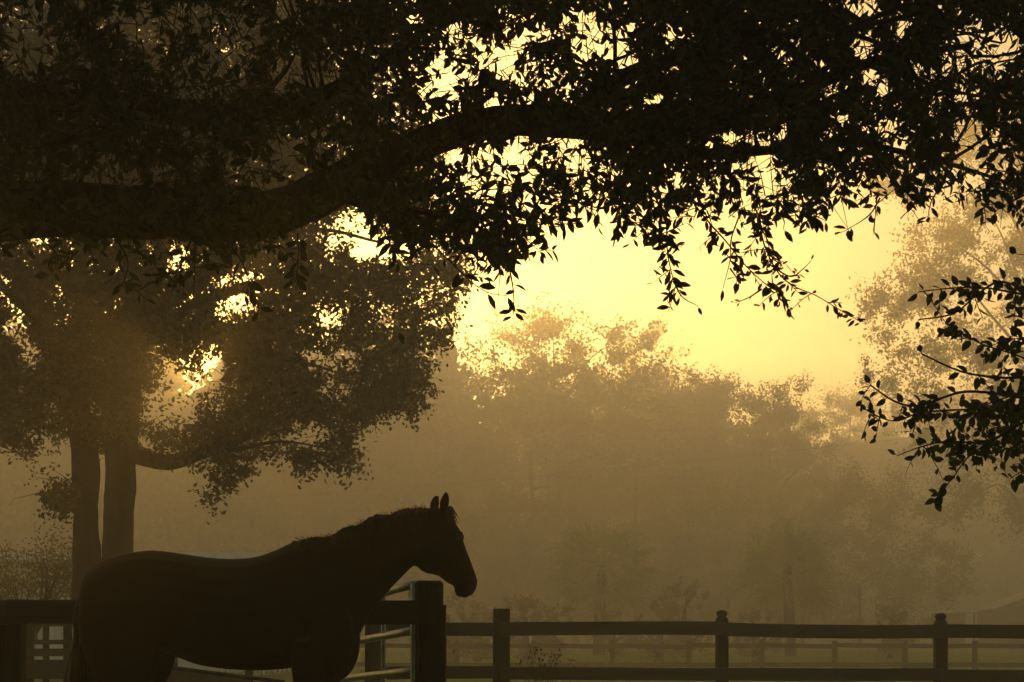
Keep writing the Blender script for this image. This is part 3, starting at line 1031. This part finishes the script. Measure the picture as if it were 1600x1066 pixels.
def forked_oak():
    D = 27.0
    base = P(160, 0, D); base[2] = float(ground_z(0, D))
    t = thing('forked_oak', 'dark oak with two trunks and a wide crown, behind the rump of the horse', 'oak tree', tuple(base))
    def pp(px, py, dd=0): return P(px, py, D + dd)
    k = D / F
    a = Acc(); tube(a, [pp(142, 1110), pp(138, 1000), pp(136, 900), pp(134, 790), pp(132, 700), pp(112, 620, -.3), pp(70, 520, -.8), pp(40, 420, -1)], np.array([33, 26, 22, 20, 21, 20, 14, 8]) * k, 16, 0, 7, .09); a.build('trunk', M_bark, t)
    a = Acc(); tube(a, [pp(165, 1110), pp(172, 1000), pp(181, 890), pp(187, 780), pp(189, 700), pp(196, 620, .3), pp(215, 520, .6), pp(250, 400, 1), pp(280, 280, 1)], np.array([36, 28, 24, 23, 25, 24, 19, 13, 6]) * k, 16, 0, 7, .09); a.build('trunk', M_bark, t)
    limbs = [
        [(192, 690, 0, 18), (212, 708, -.2, 15), (240, 719, -.5, 13), (270, 722, -.8, 12), (310, 709, -1.0, 11), (350, 695, -1.2, 9), (410, 670, -1.4, 6), (470, 640, -1.5, 3)],
        [(210, 540, .5, 12), (300, 480, .2, 9), (420, 440, -.4, 6), (560, 430, -.8, 3)],
        [(215, 510, .6, 10), (330, 420, 1, 7), (480, 360, 1.6, 4), (600, 380, 1.8, 2)],
        [(110, 610, -.3, 12), (60, 600, -.8, 8), (0, 590, -1.2, 5), (-80, 600, -1.5, 3)],
        [(60, 500, -.8, 9), (-20, 430, -1, 6), (-120, 380, -1, 3)],
        [(300, 480, .2, 6), (400, 540, -.6, 4), (520, 580, -1, 2)],
        [(310, 709, -1.0, 6), (380, 700, -1.6, 4), (440, 690, -2, 2), (510, 700, -2.2, 1)]]
    for L in limbs:
        a = Acc(); tube(a, [pp(*q[:3]) for q in L], [q[3] * k for q in L], 9, 0, 6, .06); a.build('limb', M_bark, t)
    lobes = [(570, 470, 135, 105, 1), (655, 425, 75, 60, .8), (640, 500, 70, 60, .6), (440, 510, 130, 120, 1), (330, 450, 140, 110, 1), (210, 470, 150, 130, 1), (60, 480, 140, 130, 1), (-60, 480, 150, 150, 1),
             (60, 610, 100, 75, 1), (-30, 640, 90, 60, .9), (150, 600, 110, 85, 1), (20, 670, 60, 35, .5), (480, 600, 120, 75, 1), (590, 590, 75, 60, .9), (640, 620, 40, 30, .4), (430, 670, 75, 45, .7), (490, 690, 60, 35, .7), (355, 720, 40, 38, .6),
             (330, 760, 14, 26, .4), (540, 720, 30, 16, .35), (295, 640, 80, 75, .5), (385, 645, 58, 60, .85), (245, 655, 44, 50, .45), (190, 660, 40, 40, .6), (95, 775, 26, 26, .8), (70, 740, 22, 12, .2),
             (320, 250, 330, 210, .8), (60, 220, 260, 200, .8), (520, 330, 160, 90, .9), (250, 40, 350, 160, .55), (-200, 300, 250, 250, .8), (180, 690, 26, 22, .3)]
    G = [(285, 612, 56, 46, .74), (335, 585, 20, 36, .9), (250, 640, 34, 34, .6), (25, 520, 22, 26, .8), (50, 555, 18, 20, .75), (35, 480, 16, 14, .6), (8, 450, 14, 30, .6), (60, 370, 30, 14, .9), (270, 395, 40, 22, .7), (375, 470, 34, 18, .7), (350, 440, 20, 14, .6),
         (515, 500, 32, 20, .66), (500, 560, 28, 22, .62), (545, 560, 26, 22, .6), (470, 520, 14, 12, .6), (600, 500, 26, 30, .5), (490, 680, 32, 24, .8), (440, 690, 26, 20, .5), (520, 610, 25, 20, .6), (360, 490, 30, 14, .6), (610, 390, 66, 22, .85), (560, 345, 44, 22, .8), (530, 370, 20, 14, .7), (660, 460, 40, 30, .35),
         (150, 640, 20, 16, .5), (80, 640, 16, 16, .6), (400, 440, 26, 14, .6), (35, 610, 14, 10, .6), (60, 680, 16, 10, .6), (100, 450, 10, 12, .6), (110, 600, 10, 8, .6), (180, 420, 10, 10, .5), (230, 460, 10, 8, .5)]
    a = Acc()
    # leaf clumps first, then leaves round them, so that the crown has holes
    n = 19000
    cx, cy = rng.uniform(-320, 760, n), rng.uniform(-120, 800, n)
    keep = rng.uniform(size=n) < inside(cx, cy, lobes) * gaps(cx, cy, G) ** 1.5
    cx, cy = cx[keep], cy[keep]
    cd = D + rng.normal(0, 1.5, len(cx)).clip(-3.2, 3.2)
    m = 32
    C = np.stack([(cx - CX) * cd / F, cd, CZ + (HY - cy) * cd / F], 1)
    r = rng.uniform(.08, .24, len(C))
    dv = rdir(len(C), (0, 0, -.45)) * rng.uniform(.12, .34, (len(C), 1))
    tt = rng.uniform(-1, 1, (len(C), m, 1))
    p = (C[:, None] + dv[:, None] * tt + np.array([0, 0, -.08]) * tt ** 2 + rng.normal(size=(len(C), m, 3)) * r[:, None, None] * .42).reshape(-1, 3)
    px = CX + p[:, 0] / p[:, 1] * F; py = HY - (p[:, 2] - CZ) / p[:, 1] * F
    keep = rng.uniform(size=len(p)) < np.clip(gaps(px, py, G) * 1.15, 0, 1)
    p = p[keep]
    L = rng.uniform(.06, .125, len(p))
    leaves4(a, p, rdir(len(p), (0, 0, -.3)), rdir(len(p), (0, -.2, .3)), L, L * .55)
    s = rng.choice(len(C), 4000, replace=False)
    sticks(a, C[s] + dv[s], C[s] - dv[s] * 1.5, .003, .007, 1)
    a.build('crown', [M_leaf_mid, M_bark], t)
    # the little tuft of shoots on the left trunk
    a = Acc()
    S0 = pp(118, 770)
    for q in [(20, 780), (52, 745), (60, 770), (75, 800), (85, 735), (70, 755), (100, 745), (95, 800)]:
        e = P(q[0], q[1], D + rng.normal(0, .3))
        tube(a, [S0, (S0 + e) / 2 + np.array([0, 0, .06]), e], [.012, .008, .003], 5, 0, 4)
    a.build('shoot', M_bark, t)
    return t


forked_oak()

# taller trees standing behind it
TALL = tree_meshes(24, 7.5, 13.0, 170, 46000, .15, 1.15, 51, (.9, 1.0), M_leaf_mid, 8, .5)
for i, (px, d, rz, s, lab) in enumerate([(137, 46, .3, 1.0, 'tall dim tree behind the forked oak, seen through the leaves at the upper left'),
                                         (186, 60, 2.1, 1.3, 'tall dim tree behind the forked oak, above the arching branch')]):
    plant_tree('tall_oak', lab, 'tree', TALL, at(px, d), rz, s, 'tall trees behind the forked oak')

# small many stemmed tree at the lower left
def crape():
    D = 30.0
    b = P(40, 0, D); b[2] = float(ground_z(0, D))
    t = thing('small_tree', 'small tree with many thin stems at the lower left edge', 'small tree', tuple(b))
    a = Acc()
    ends = []
    for i in range(9):
        az = i * .7
        r = rng.uniform(.35, .95)
        e = b + np.array([math.cos(az) * r, math.sin(az) * r, rng.uniform(1.9, 2.4)])
        mid = b + (e - b) * .5 + np.array([-math.cos(az) * .12, 0, .1])
        s = b + np.array([math.cos(az) * .08, math.sin(az) * .08, -.1])
        tube(a, [s, mid, e], [.04, .028, .015], 7, 0, 6, .05)
        for j in range(4):
            e2 = e + np.array([math.cos(az + rng.normal(0, .8)) * .5, rng.normal(0, .4), rng.uniform(.2, .75)])
            tube(a, [mid + (e - mid) * rng.uniform(.3, 1), (e + e2) / 2, e2], [.014, .009, .004], 5, 0, 4)
            ends.append(e2)
    a.build('stem', M_bark, t)
    a = Acc()
    C = np.array(ends)
    C = np.concatenate([C + rng.normal(0, .22, C.shape) for _ in range(5)])
    p = (C[:, None] + rng.normal(size=(len(C), 34, 3)) * .16).reshape(-1, 3)
    L = rng.uniform(.05, .09, len(p))
    leaves4(a, p, rdir(len(p), (0, 0, -.2)), rdir(len(p)), L, L * .5)
    a.build('crown', M_shrub, t)


crape()


# ------------------------------------------------------------------ near trees: leaves seen one by one
def sprays(acc, S, Dv, ln, nl, Lr, ratio, accept=None, fat=.38, droop=.35, twig=True):
    """leafy twigs: start points S, directions Dv, lengths ln; nl leaves along each"""
    S, Dv = np.asarray(S, float), unit(Dv)
    n = len(S)
    bend = rng.normal(0, .18, (n, 3)) + np.array([0, 0, -droop])
    t = (np.arange(nl) + .6) / nl
    t = np.clip(t[None] + rng.normal(0, .04, (n, nl)), .05, 1)
    p = S[:, None] + Dv[:, None] * (ln[:, None] * t)[..., None] + bend[:, None] * (ln[:, None] * t ** 2 * .5)[..., None]
    tang = unit(Dv[:, None] + bend[:, None] * t[..., None])
    h = unit(rng.normal(size=(n, 1, 3)) + np.array([0, .4, 0]))
    sd_ = unit(np.cross(tang, h))
    sgn = np.where(np.arange(nl) % 2 == 0, 1.0, -1.0)[None, :, None]
    ax = unit(tang * rng.uniform(.25, .8, (n, nl, 1)) + sd_ * sgn + rng.normal(0, .4, (n, nl, 3)) + np.array([0, 0, -.38]))
    nr = unit(np.cross(ax, tang) * .6 + rng.normal(0, .6, (n, nl, 3)))
    L = (rng.uniform(.5, 1.25, (n, nl)) * Lr)
    P_, A_, N_, L_ = p.reshape(-1, 3), ax.reshape(-1, 3), nr.reshape(-1, 3), L.ravel()
    if accept is not None:
        c = P_ + A_ * L_[:, None] * .5
        ok = accept(CX + c[:, 0] / c[:, 1] * F, HY - (c[:, 2] - CZ) / c[:, 1] * F)
        P_, A_, N_, L_ = P_[ok], A_[ok], N_[ok], L_[ok]
    leaves6(acc, P_, A_, N_, L_, L_ * ratio * rng.uniform(.7, 1.25, len(L_)), 0, fat)
    if twig:
        q = [S + Dv * (ln * u)[:, None] + bend * (ln * u * u * .5)[:, None] for u in (0, .35, .7, 1)]
        for i in range(3):
            sticks(acc, q[i], q[i + 1], .0028 - .0006 * i, .0022 - .0006 * i, 1)


def sprig(acc, path, d, nleaf, Lr, ratio, r0=.004, fat=.38, dd=.1, opp=False, cluster=0):
    """a hanging twig along a path with leaves on both sides"""
    pts = np.array([P(x, y, d + rng.normal(0, dd)) for x, y in path])
    c = catmull(pts, 8)
    tube(acc, pts, np.linspace(r0, r0 * .35, len(pts)), 5, 1, 8)
    seg = np.concatenate([[0], np.cumsum(np.linalg.norm(np.diff(c, axis=0), axis=1))])
    u = np.sort(rng.uniform(.08, 1, nleaf)) * seg[-1]
    u[-1] = seg[-1]
    p = np.stack([np.interp(u, seg, c[:, i]) for i in range(3)], 1)
    tg = unit(np.stack([np.interp(np.minimum(u + .01, seg[-1]), seg, c[:, i]) - np.interp(np.minimum(u + .01, seg[-1]) - .02, seg, c[:, i]) for i in range(3)], 1))
    sdv = unit(np.cross(tg, [0, 1.0, 0]))
    sg = np.where(np.arange(nleaf) % 2 == 0, 1., -1.)[:, None]
    ax = unit(tg * rng.uniform(.3, 1, (nleaf, 1)) + sdv * sg * rng.uniform(.5, 1.1, (nleaf, 1)) + rng.normal(0, .25, (nleaf, 3)) + np.array([0, 0, -.25]))
    nr = rdir(nleaf, (0, -1.3, .3))
    L = rng.uniform(.65, 1.15, nleaf) * Lr
    p2 = p + ax * .008
    sticks(acc, p, p2, .0012, .001, 1)
    leaves6(acc, p2, ax, nr, L, L * ratio * rng.uniform(.8, 1.15, nleaf), 0, fat)
    if cluster:
        i = rng.integers(0, len(p), cluster)
        sprays(acc, p[i], rdir(cluster, (0, 0, -.5)), rng.uniform(.05, .12, cluster), 5, Lr * .85, ratio, fat=fat)


# lower edge of the overhanging foliage, photo x -> y
EDGE_X = [-400, 0, 60, 130, 200, 300, 400, 430, 470, 520, 545, 565, 600, 650, 700, 740, 780, 820, 850, 900, 960, 1000, 1040, 1080, 1130, 1180, 1200, 1250, 1290, 1310, 1360, 1400, 1450, 1470, 1520, 1560, 1600, 2000]
EDGE_Y = [420, 385, 390, 420, 400, 430, 420, 372, 345, 316, 305, 338, 362, 370, 380, 402, 420, 400, 360, 318, 312, 335, 345, 330, 330, 345, 345, 335, 325, 305, 318, 300, 322, 305, 310, 315, 285, 285]


def canopy_density(px, py):
    e = np.interp(px, EDGE_X, EDGE_Y)
    d = np.full_like(px, .62)
    d = np.where((px > 880) & (px < 1330) & (py < 290), 1.0, d)                      # the black heart of the crown
    d = np.where((px >= 1330) & (py < 230), .80, d)
    d = np.where((px < 480) & (py < 130), .46, d)
    d = np.where((px < 520) & (py >= 190), .62, d)
    d = np.where((px >= 480) & (px < 640) & (py < 190), .62, d)
    d = np.where((px >= 640) & (px < 980) & (py < 170), .78, d)
    d = np.where((px > 560) & (px < 900) & (py > 215), .60, d)
    d = np.where((px > 1000) & (py > 255), .58, d)
    d = np.where((px < 480) & (py > 365), .16, d)
    fade = np.clip((e - py) / 55.0, 0, 1)
    d = d * (.25 + .75 * fade) * (py < e)
    return d


CG = [(682, 128, 34, 30, .62), (690, 187, 26, 14, .8), (808, 236, 30, 22, .9), (828, 278, 16, 20, .75), (785, 268, 16, 24, .6), (760, 242, 30, 12, .55), (785, 80, 18, 24, .75), (815, 35, 26, 28, .6), (795, 120, 16, 24, .6), (700, 240, 40, 14, .92),
      (920, 50, 26, 40, .8), (965, 75, 18, 30, .7), (890, 130, 46, 22, .4), (775, 165, 24, 14, .9), (730, 80, 40, 36, .5), (625, 185, 30, 34, .5), (905, 250, 36, 34, .6), (885, 215, 30, 12, .8), (1190, 235, 26, 34, .93), (1205, 280, 34, 24, .8), (1135, 215, 16, 10, .8), (1130, 265, 26, 30, .45),
      (1358, 108, 16, 34, .97), (1380, 140, 12, 14, .9), (1300, 130, 10, 26, .85), (1345, 12, 46, 16, .92), (1408, 42, 14, 20, .9), (1300, 200, 20, 26, .6), (1385, 200, 34, 20, .5), (1515, 205, 26, 30, .97), (1545, 250, 40, 30, .93), (1490, 105, 26, 26, .6), (1500, 60, 30, 34, .5), (1560, 70, 40, 40, .4), (1480, 155, 30, 16, .4), (1330, 60, 26, 18, .4), (1045, 45, 22, 26, .5), (1090, 75, 20, 16, .4),
      (40, 30, 50, 40, .7), (55, 75, 34, 30, .5), (215, 45, 46, 30, .8), (240, 75, 26, 20, .5), (345, 85, 34, 34, .85), (320, 145, 40, 16, .8), (300, 20, 40, 22, .6), (490, 120, 40, 30, .6), (395, 260, 46, 34, .5), (470, 235, 44, 34, .6), (150, 260, 36, 30, .5), (300, 215, 20, 16, .6), (440, 290, 40, 24, .6), (180, 285, 36, 18, .5), (70, 375, 40, 14, .8), (270, 380, 44, 20, .7), (375, 40, 40, 30, .5), (600, 110, 26, 40, .5), (550, 180, 36, 24, .4)]


_h = np.random.default_rng(99)
for _x0, _x1, _y0, _y1, _n in ((560, 1010, 5, 170, 46), (30, 540, 5, 130, 26), (120, 540, 200, 300, 22), (1010, 1330, 20, 200, 12), (1280, 1600, 10, 270, 40), (640, 900, 235, 330, 14), (1100, 1300, 190, 320, 18)):
    for _ in range(_n):
        CG.append((_h.uniform(_x0, _x1), _h.uniform(_y0, _y1), _h.uniform(5, 13), _h.uniform(5, 13), _h.uniform(.6, .95)))


def canopy_ok(px, py):
    g = gaps(px, py, CG)
    e = np.interp(px, EDGE_X, EDGE_Y) + 14
    return (rng.uniform(size=len(px)) < np.where(g < .985, g * .9, 1)) & (py < e)


def overhanging_oak():
    D = 6.4
    k = D / F
    tb = P(-560, 0, 6.6); tb[2] = 0
    t = thing('overhanging_oak', 'near oak whose arching branch and dark leaves fill the top of the view', 'oak tree', tuple(tb))
    a = Acc(); tube(a, [tb + np.array([0, 0, -.2]), tb + np.array([.02, 0, .5]), tb + np.array([.05, 0, 1.4]), tb + np.array([.12, 0, 2.4]), tb + np.array([.1, .1, 3.6]), tb + np.array([0, .3, 5.2]), tb + np.array([.2, .4, 7])], [.52, .40, .34, .33, .28, .2, .1], 18, 0, 6, .05); a.build('trunk', M_bark, t)
    limbs = [
        [(-520, 560, 6.5, 70), (-300, 430, 6.5, 58), (-120, 352, 6.45, 50), (0, 330, 6.4, 46), (130, 328, 6.4, 42), (260, 336, 6.4, 38), (380, 338, 6.4, 36), (450, 326, 6.4, 35), (520, 292, 6.4, 32), (580, 262, 6.4, 30), (650, 230, 6.4, 26), (730, 200, 6.4, 24), (810, 188, 6.4, 24), (900, 192, 6.45, 25), (1000, 205, 6.5, 22), (1110, 190, 6.6, 17), (1230, 150, 6.7, 12), (1370, 95, 6.8, 8), (1520, 70, 6.9, 4)],
        [(-520, 350, 6.6, 45), (-250, 190, 6.8, 36), (0, 160, 6.9, 26), (140, 163, 6.9, 21), (270, 176, 6.9, 17), (360, 178, 6.9, 15), (450, 163, 6.9, 13), (530, 136, 6.8, 11), (620, 80, 6.7, 8), (720, 0, 6.6, 6), (800, -90, 6.5, 3)],
        [(900, 190, 6.45, 18), (960, 130, 6.2, 14), (1060, 90, 5.9, 11), (1180, 60, 5.7, 8), (1300, 50, 5.5, 5), (1440, 20, 5.3, 3)],
        [(1000, 205, 6.5, 14), (1090, 240, 6.8, 10), (1200, 235, 7.1, 7), (1330, 225, 7.4, 5), (1460, 250, 7.7, 4), (1590, 290, 8.0, 2)],
        [(-480, 150, 6.6, 40), (-300, -60, 6.2, 30), (0, -160, 5.6, 20), (300, -170, 5.0, 12), (600, -150, 4.6, 7)],
        [(520, 292, 6.4, 8), (560, 320, 6.2, 5), (640, 330, 6.0, 4), (720, 345, 5.9, 3), (780, 370, 5.8, 2)]]
    LP = []
    for L in limbs:
        a = Acc(); pts = [P(*q[:3]) for q in L]
        tube(a, pts, [q[3] * q[2] / F for q in L], 16 if L[0][3] > 30 else 10, 0, 7, .05); a.build('limb', M_bark, t)
        LP.append(catmull(pts, 7))
    LP = np.concatenate(LP)
    a = Acc()
    # leafy twigs through the crown
    n = 60000
    px, py = rng.uniform(-420, 1960, n), rng.uniform(-330, 470, n)
    dn = canopy_density(px, py) * np.clip(gaps(px, py, CG) ** 1.3, 0, 1)
    dn = np.where((py < -40) | (px < -60) | (px > 1660), .22, dn)
    keep = rng.uniform(size=n) < dn * .42
    px, py = px[keep], py[keep]
    d = rng.uniform(5.2, 8.2, len(px))
    C = np.stack([(px - CX) * d / F, d, CZ + (HY - py) * d / F], 1)
    dv = rdir(len(C), (.15, 0, -.35))
    ln = rng.uniform(.10, .26, len(C))
    sprays(a, C - dv * ln[:, None] * .5, dv, ln, 9, .055, .41, canopy_ok)
    # wood that carries them: branches from the limbs to the leaf masses
    for q in rng.choice(len(C), 170, replace=False):
        e = C[q]
        j = np.argmin(np.linalg.norm(LP - e, axis=1))
        s = LP[max(0, j - 6)]
        ddist = np.linalg.norm(e - s)
        if ddist < .12 or ddist > 1.6: continue
        ks = [s + (e - s) * u + rng.normal(0, .05 * ddist, 3) + np.array([0, 0, .25 * ddist * u * (1 - u)]) for u in (.2, .4, .6, .8)]
        mpx = [(CX + q_[0] / q_[1] * F, HY - (q_[2] - CZ) / q_[1] * F) for q_ in ks]
        if gaps(np.array([m_[0] for m_ in mpx]), np.array([m_[1] for m_ in mpx]), CG).min() < .5: continue
        tube(a, [s] + ks + [e], [.009, .0075, .006, .0045, .003, .0015], 6, 1, 4, .1)
    # unseen roof of large leaves, added overhead to darken the foreground
    n = 900
    x, y, z = rng.uniform(-4.5, 5, n), rng.uniform(.5, 7.5, n), rng.uniform(3.6, 6.0, n)
    ok = (z - CZ) / y * F > HY + 60
    C2 = np.stack([x, y, z], 1)[ok]
    dv = rdir(len(C2), (0, 0, -.2))
    sprays(a, C2, dv, np.full(len(C2), .4), 9, .13, .5)
    # hanging sprigs along the lower edge
    SP = [
        ([(1020, 300), (1040, 345), (1043, 395), (1053, 440), (1063, 462)], 46, .050, 8), ([(1053, 440), (1066, 464), (1090, 478)], 2, .03, 0),
        ([(945, 290), (962, 325), (985, 345), (1020, 362), (1035, 380)], 26, .055, 6), ([(970, 300), (968, 330), (972, 360)], 12, .055, 3),
        ([(1085, 320), (1110, 350), (1135, 378), (1165, 415), (1200, 447), (1222, 458)], 24, .048, 5),
        ([(1160, 325), (1143, 372), (1141, 405), (1130, 450)], 10, .05, 2), ([(1141, 420), (1155, 440)], 4, .045, 0), ([(1187, 350), (1195, 385), (1215, 425), (1240, 447), (1275, 462), (1310, 483), (1345, 503)], 34, .042, 6),
        ([(1205, 415), (1235, 432), (1255, 420), (1267, 408)], 9, .03, 0), ([(1190, 452), (1170, 465), (1150, 473)], 4, .02, 0), ([(1195, 385), (1205, 400), (1225, 410)], 8, .05, 3), ([(1200, 440), (1212, 452), (1222, 464)], 6, .06, 2),
        ([(600, 310), (640, 355), (672, 380), (705, 410), (735, 440), (765, 458), (792, 462)], 16, .058, 2), ([(790, 395), (800, 440), (803, 470), (802, 493)], 8, .05, 0),
        ([(740, 330), (765, 365), (785, 390), (795, 405)], 22, .062, 7), ([(800, 330), (815, 365), (845, 395)], 16, .062, 4), ([(830, 310), (860, 340), (880, 350)], 10, .06, 3),
        ([(600, 345), (612, 385), (635, 408), (676, 414)], 4, .05, 0), ([(560, 320), (590, 345), (612, 378)], 8, .08, 1), ([(620, 330), (625, 360), (622, 380)], 6, .075, 1), ([(575, 315), (600, 330), (640, 350)], 14, .07, 3), ([(640, 330), (665, 350), (680, 375)], 14, .065, 3), ([(700, 330), (715, 365), (722, 395)], 12, .06, 3),
        ([(1375, 310), (1362, 332), (1345, 346), (1318, 362)], 10, .055, 1), ([(1470, 290), (1455, 315), (1449, 345)], 6, .055, 0), ([(1250, 320), (1270, 335), (1290, 345)], 16, .055, 5), ([(1215, 330), (1225, 345), (1224, 358)], 5, .07, 0),
        ([(1530, 290), (1540, 315), (1535, 330)], 10, .055, 3), ([(1180, 335), (1190, 355), (1185, 370)], 10, .055, 4), ([(900, 300), (915, 322), (935, 330)], 8, .055, 1), ([(1105, 330), (1112, 350)], 6, .06, 1),
        ([(465, 365), (466, 400), (462, 440)], 16, .055, 0), ([(330, 370), (372, 400), (395, 455), (405, 485)], 14, .06, 2), ([(300, 370), (280, 420), (250, 440)], 12, .06, 3), ([(180, 370), (200, 410), (190, 450)], 10, .06, 3), ([(60, 370), (90, 400), (80, 430)], 8, .06, 2), ([(400, 365), (440, 385), (450, 400)], 10, .055, 2)]
    for path, nl, Lr, cl in SP:
        sprig(a, path, rng.uniform(5.9, 6.5), nl, Lr * 1.06, .40, cluster=cl)
    a.build('foliage', [M_leaf_near, M_bark], t)


overhanging_oak()


def right_tree():
    D = 5.6
    tb = P(1990, 0, 6.0); tb[2] = 0
    t = thing('broadleaf_tree', 'near tree at the right edge with rounder dark leaves on drooping branches', 'tree', tuple(tb))
    a = Acc(); tube(a, [tb + np.array([0, 0, -.2]), tb + np.array([0, 0, .6]), tb + np.array([-.05, 0, 1.6]), tb + np.array([0, .1, 2.6]), tb + np.array([.1, .1, 4.2])], [.2, .15, .13, .11, .05], 12, 0, 6, .05); a.build('trunk', M_bark, t)
    B = [([(1960, 500), (1800, 480), (1680, 468), (1600, 450), (1560, 441), (1525, 462), (1490, 490), (1435, 500)], .009, 34, 8), ([(1660, 466), (1600, 460), (1540, 450), (1490, 450), (1436, 456)], .006, 34, 10),
         ([(1960, 620), (1800, 610), (1700, 600), (1620, 590), (1560, 590), (1500, 580), (1440, 553)], .010, 44, 16), ([(1960, 660), (1800, 650), (1700, 640), (1600, 622), (1510, 612), (1440, 633), (1400, 628), (1360, 602)], .011, 40, 12),
         ([(1700, 640), (1600, 645), (1520, 640), (1440, 645), (1400, 658), (1362, 648)], .007, 48, 18), ([(1660, 640), (1600, 660), (1550, 690), (1515, 712), (1490, 745), (1462, 780)], .006, 34, 8), ([(1600, 660), (1540, 690), (1480, 690), (1440, 698), (1402, 712)], .006, 40, 14),
         ([(1700, 700), (1640, 720), (1600, 735), (1578, 748)], .004, 14, 3), ([(1700, 420), (1640, 400), (1590, 398)], .004, 14, 3), ([(1700, 550), (1640, 535), (1580, 530), (1540, 545)], .005, 26, 8), ([(1660, 600), (1600, 560), (1540, 540), (1500, 520), (1475, 512)], .005, 24, 6),
         ([(1660, 650), (1600, 690), (1570, 700), (1530, 680)], .005, 40, 16), ([(1680, 620), (1620, 615), (1560, 625), (1500, 655)], .005, 44, 20), ([(1700, 480), (1650, 490), (1610, 500), (1580, 490)], .004, 18, 5),
         ([(1700, 300), (1640, 250), (1590, 235), (1540, 232)], .006, 26, 8), ([(1700, 320), (1640, 285), (1580, 270), (1530, 262)], .006, 30, 10), ([(1700, 340), (1640, 300), (1590, 310), (1555, 330)], .005, 20, 6), ([(1700, 660), (1650, 670), (1600, 640), (1560, 655)], .005, 40, 16)]
    a = Acc()
    for path, r, nl, cl in B:
        sprig(a, path, D + rng.uniform(-.35, .35), int(nl * 1.05), .044, .54, r * .8, .46, .06, cluster=int(cl * 1.0))
    # leafy mass out of frame around the trunk
    n = 260
    C = tb + np.stack([rng.normal(-.2, .6, n), rng.normal(0, .6, n), rng.uniform(1.5, 4.5, n)], 1)
    px = CX + C[:, 0] / C[:, 1] * F
    C = C[px > 1690]
    sprays(a, C, rdir(len(C), (0, 0, -.3)), rng.uniform(.12, .25, len(C)), 8, .06, .55, fat=.46)
    for z in np.linspace(1.4, 3.6, 7):
        q = int(rng.integers(0, 3))
        tube(a, [tb + np.array([0, 0, z - .3]), tb + np.array([-.35, -.1, z - .02]), P(1720, HY - (z - CZ) / D * F, D)], [.03, .018, .008], 7, 1, 6)
    a.build('foliage', [M_leaf_round, M_bark], t)


right_tree()

# one loose leaf caught on a thread below the arching branch
a = Acc()
q = P(624, 520, 5.6)
leaves6(a, np.array([q]), np.array([[.35, .1, -1.0]]), np.array([[.2, -1, .1]]), np.array([.045]), np.array([.022]))
tag(a.build('drifting_leaf', M_leaf_near), 'single drifting leaf in front of the dark oak crown', 'leaf')


# ------------------------------------------------------------------ rose bush at the fence
def roses():
    D = 16.6
    b = P(855, 0, D); b[2] = 0
    t = thing('rose_bush', 'small rose bush with pink blooms poking above the lower rail', 'rose bush', tuple(b))
    tips = [(828, 1010), (838, 1014), (846, 1030), (862, 1018), (880, 1010), (868, 1026), (890, 1034), (812, 1040), (876, 1035), (850, 1040), (900, 1042)]
    a, l = Acc(), Acc()
    for i, (px, py) in enumerate(tips):
        e = P(px, py, D + rng.normal(0, .08))
        s = b + np.array([rng.normal(0, .05), rng.normal(0, .05), -.05])
        m = s + (e - s) * .55 + np.array([rng.normal(0, .05), 0, .04])
        tube(a, [s, m, e], [.006, .004, .002], 5, 0, 6)
        c = catmull(np.array([s, m, e]), 12)
        n = 26
        p = c[rng.integers(8, len(c), n)] + rng.normal(0, .022, (n, 3))
        leaves6(l, p, rdir(n, (0, 0, -.2)), rdir(n), .04, .024, 0, .46)
    a.build('stem', M_bark, t)
    l.build('foliage', M_leaf_round, t)
    for px, py in ((880, 1009), (865, 1025), (836, 1013), (893, 1033)):
        f = Acc(); c = P(px, py, D)
        for ring, (r, nn, tl) in enumerate(((.008, 4, .95), (.018, 6, .6), (.026, 7, .25))):
            an = np.arange(nn) * 6.283 / nn + ring * .5
            ax = unit(np.stack([np.cos(an), np.sin(an), np.full(nn, tl)], 1))
            leaves6(f, np.tile(c, (nn, 1)) + ax * r * .3, ax, np.tile([0, 0, 1.0], (nn, 1)), r * 1.7, r * 1.5, 0, .5)
        f.build('bloom', M_rose, t)


roses()
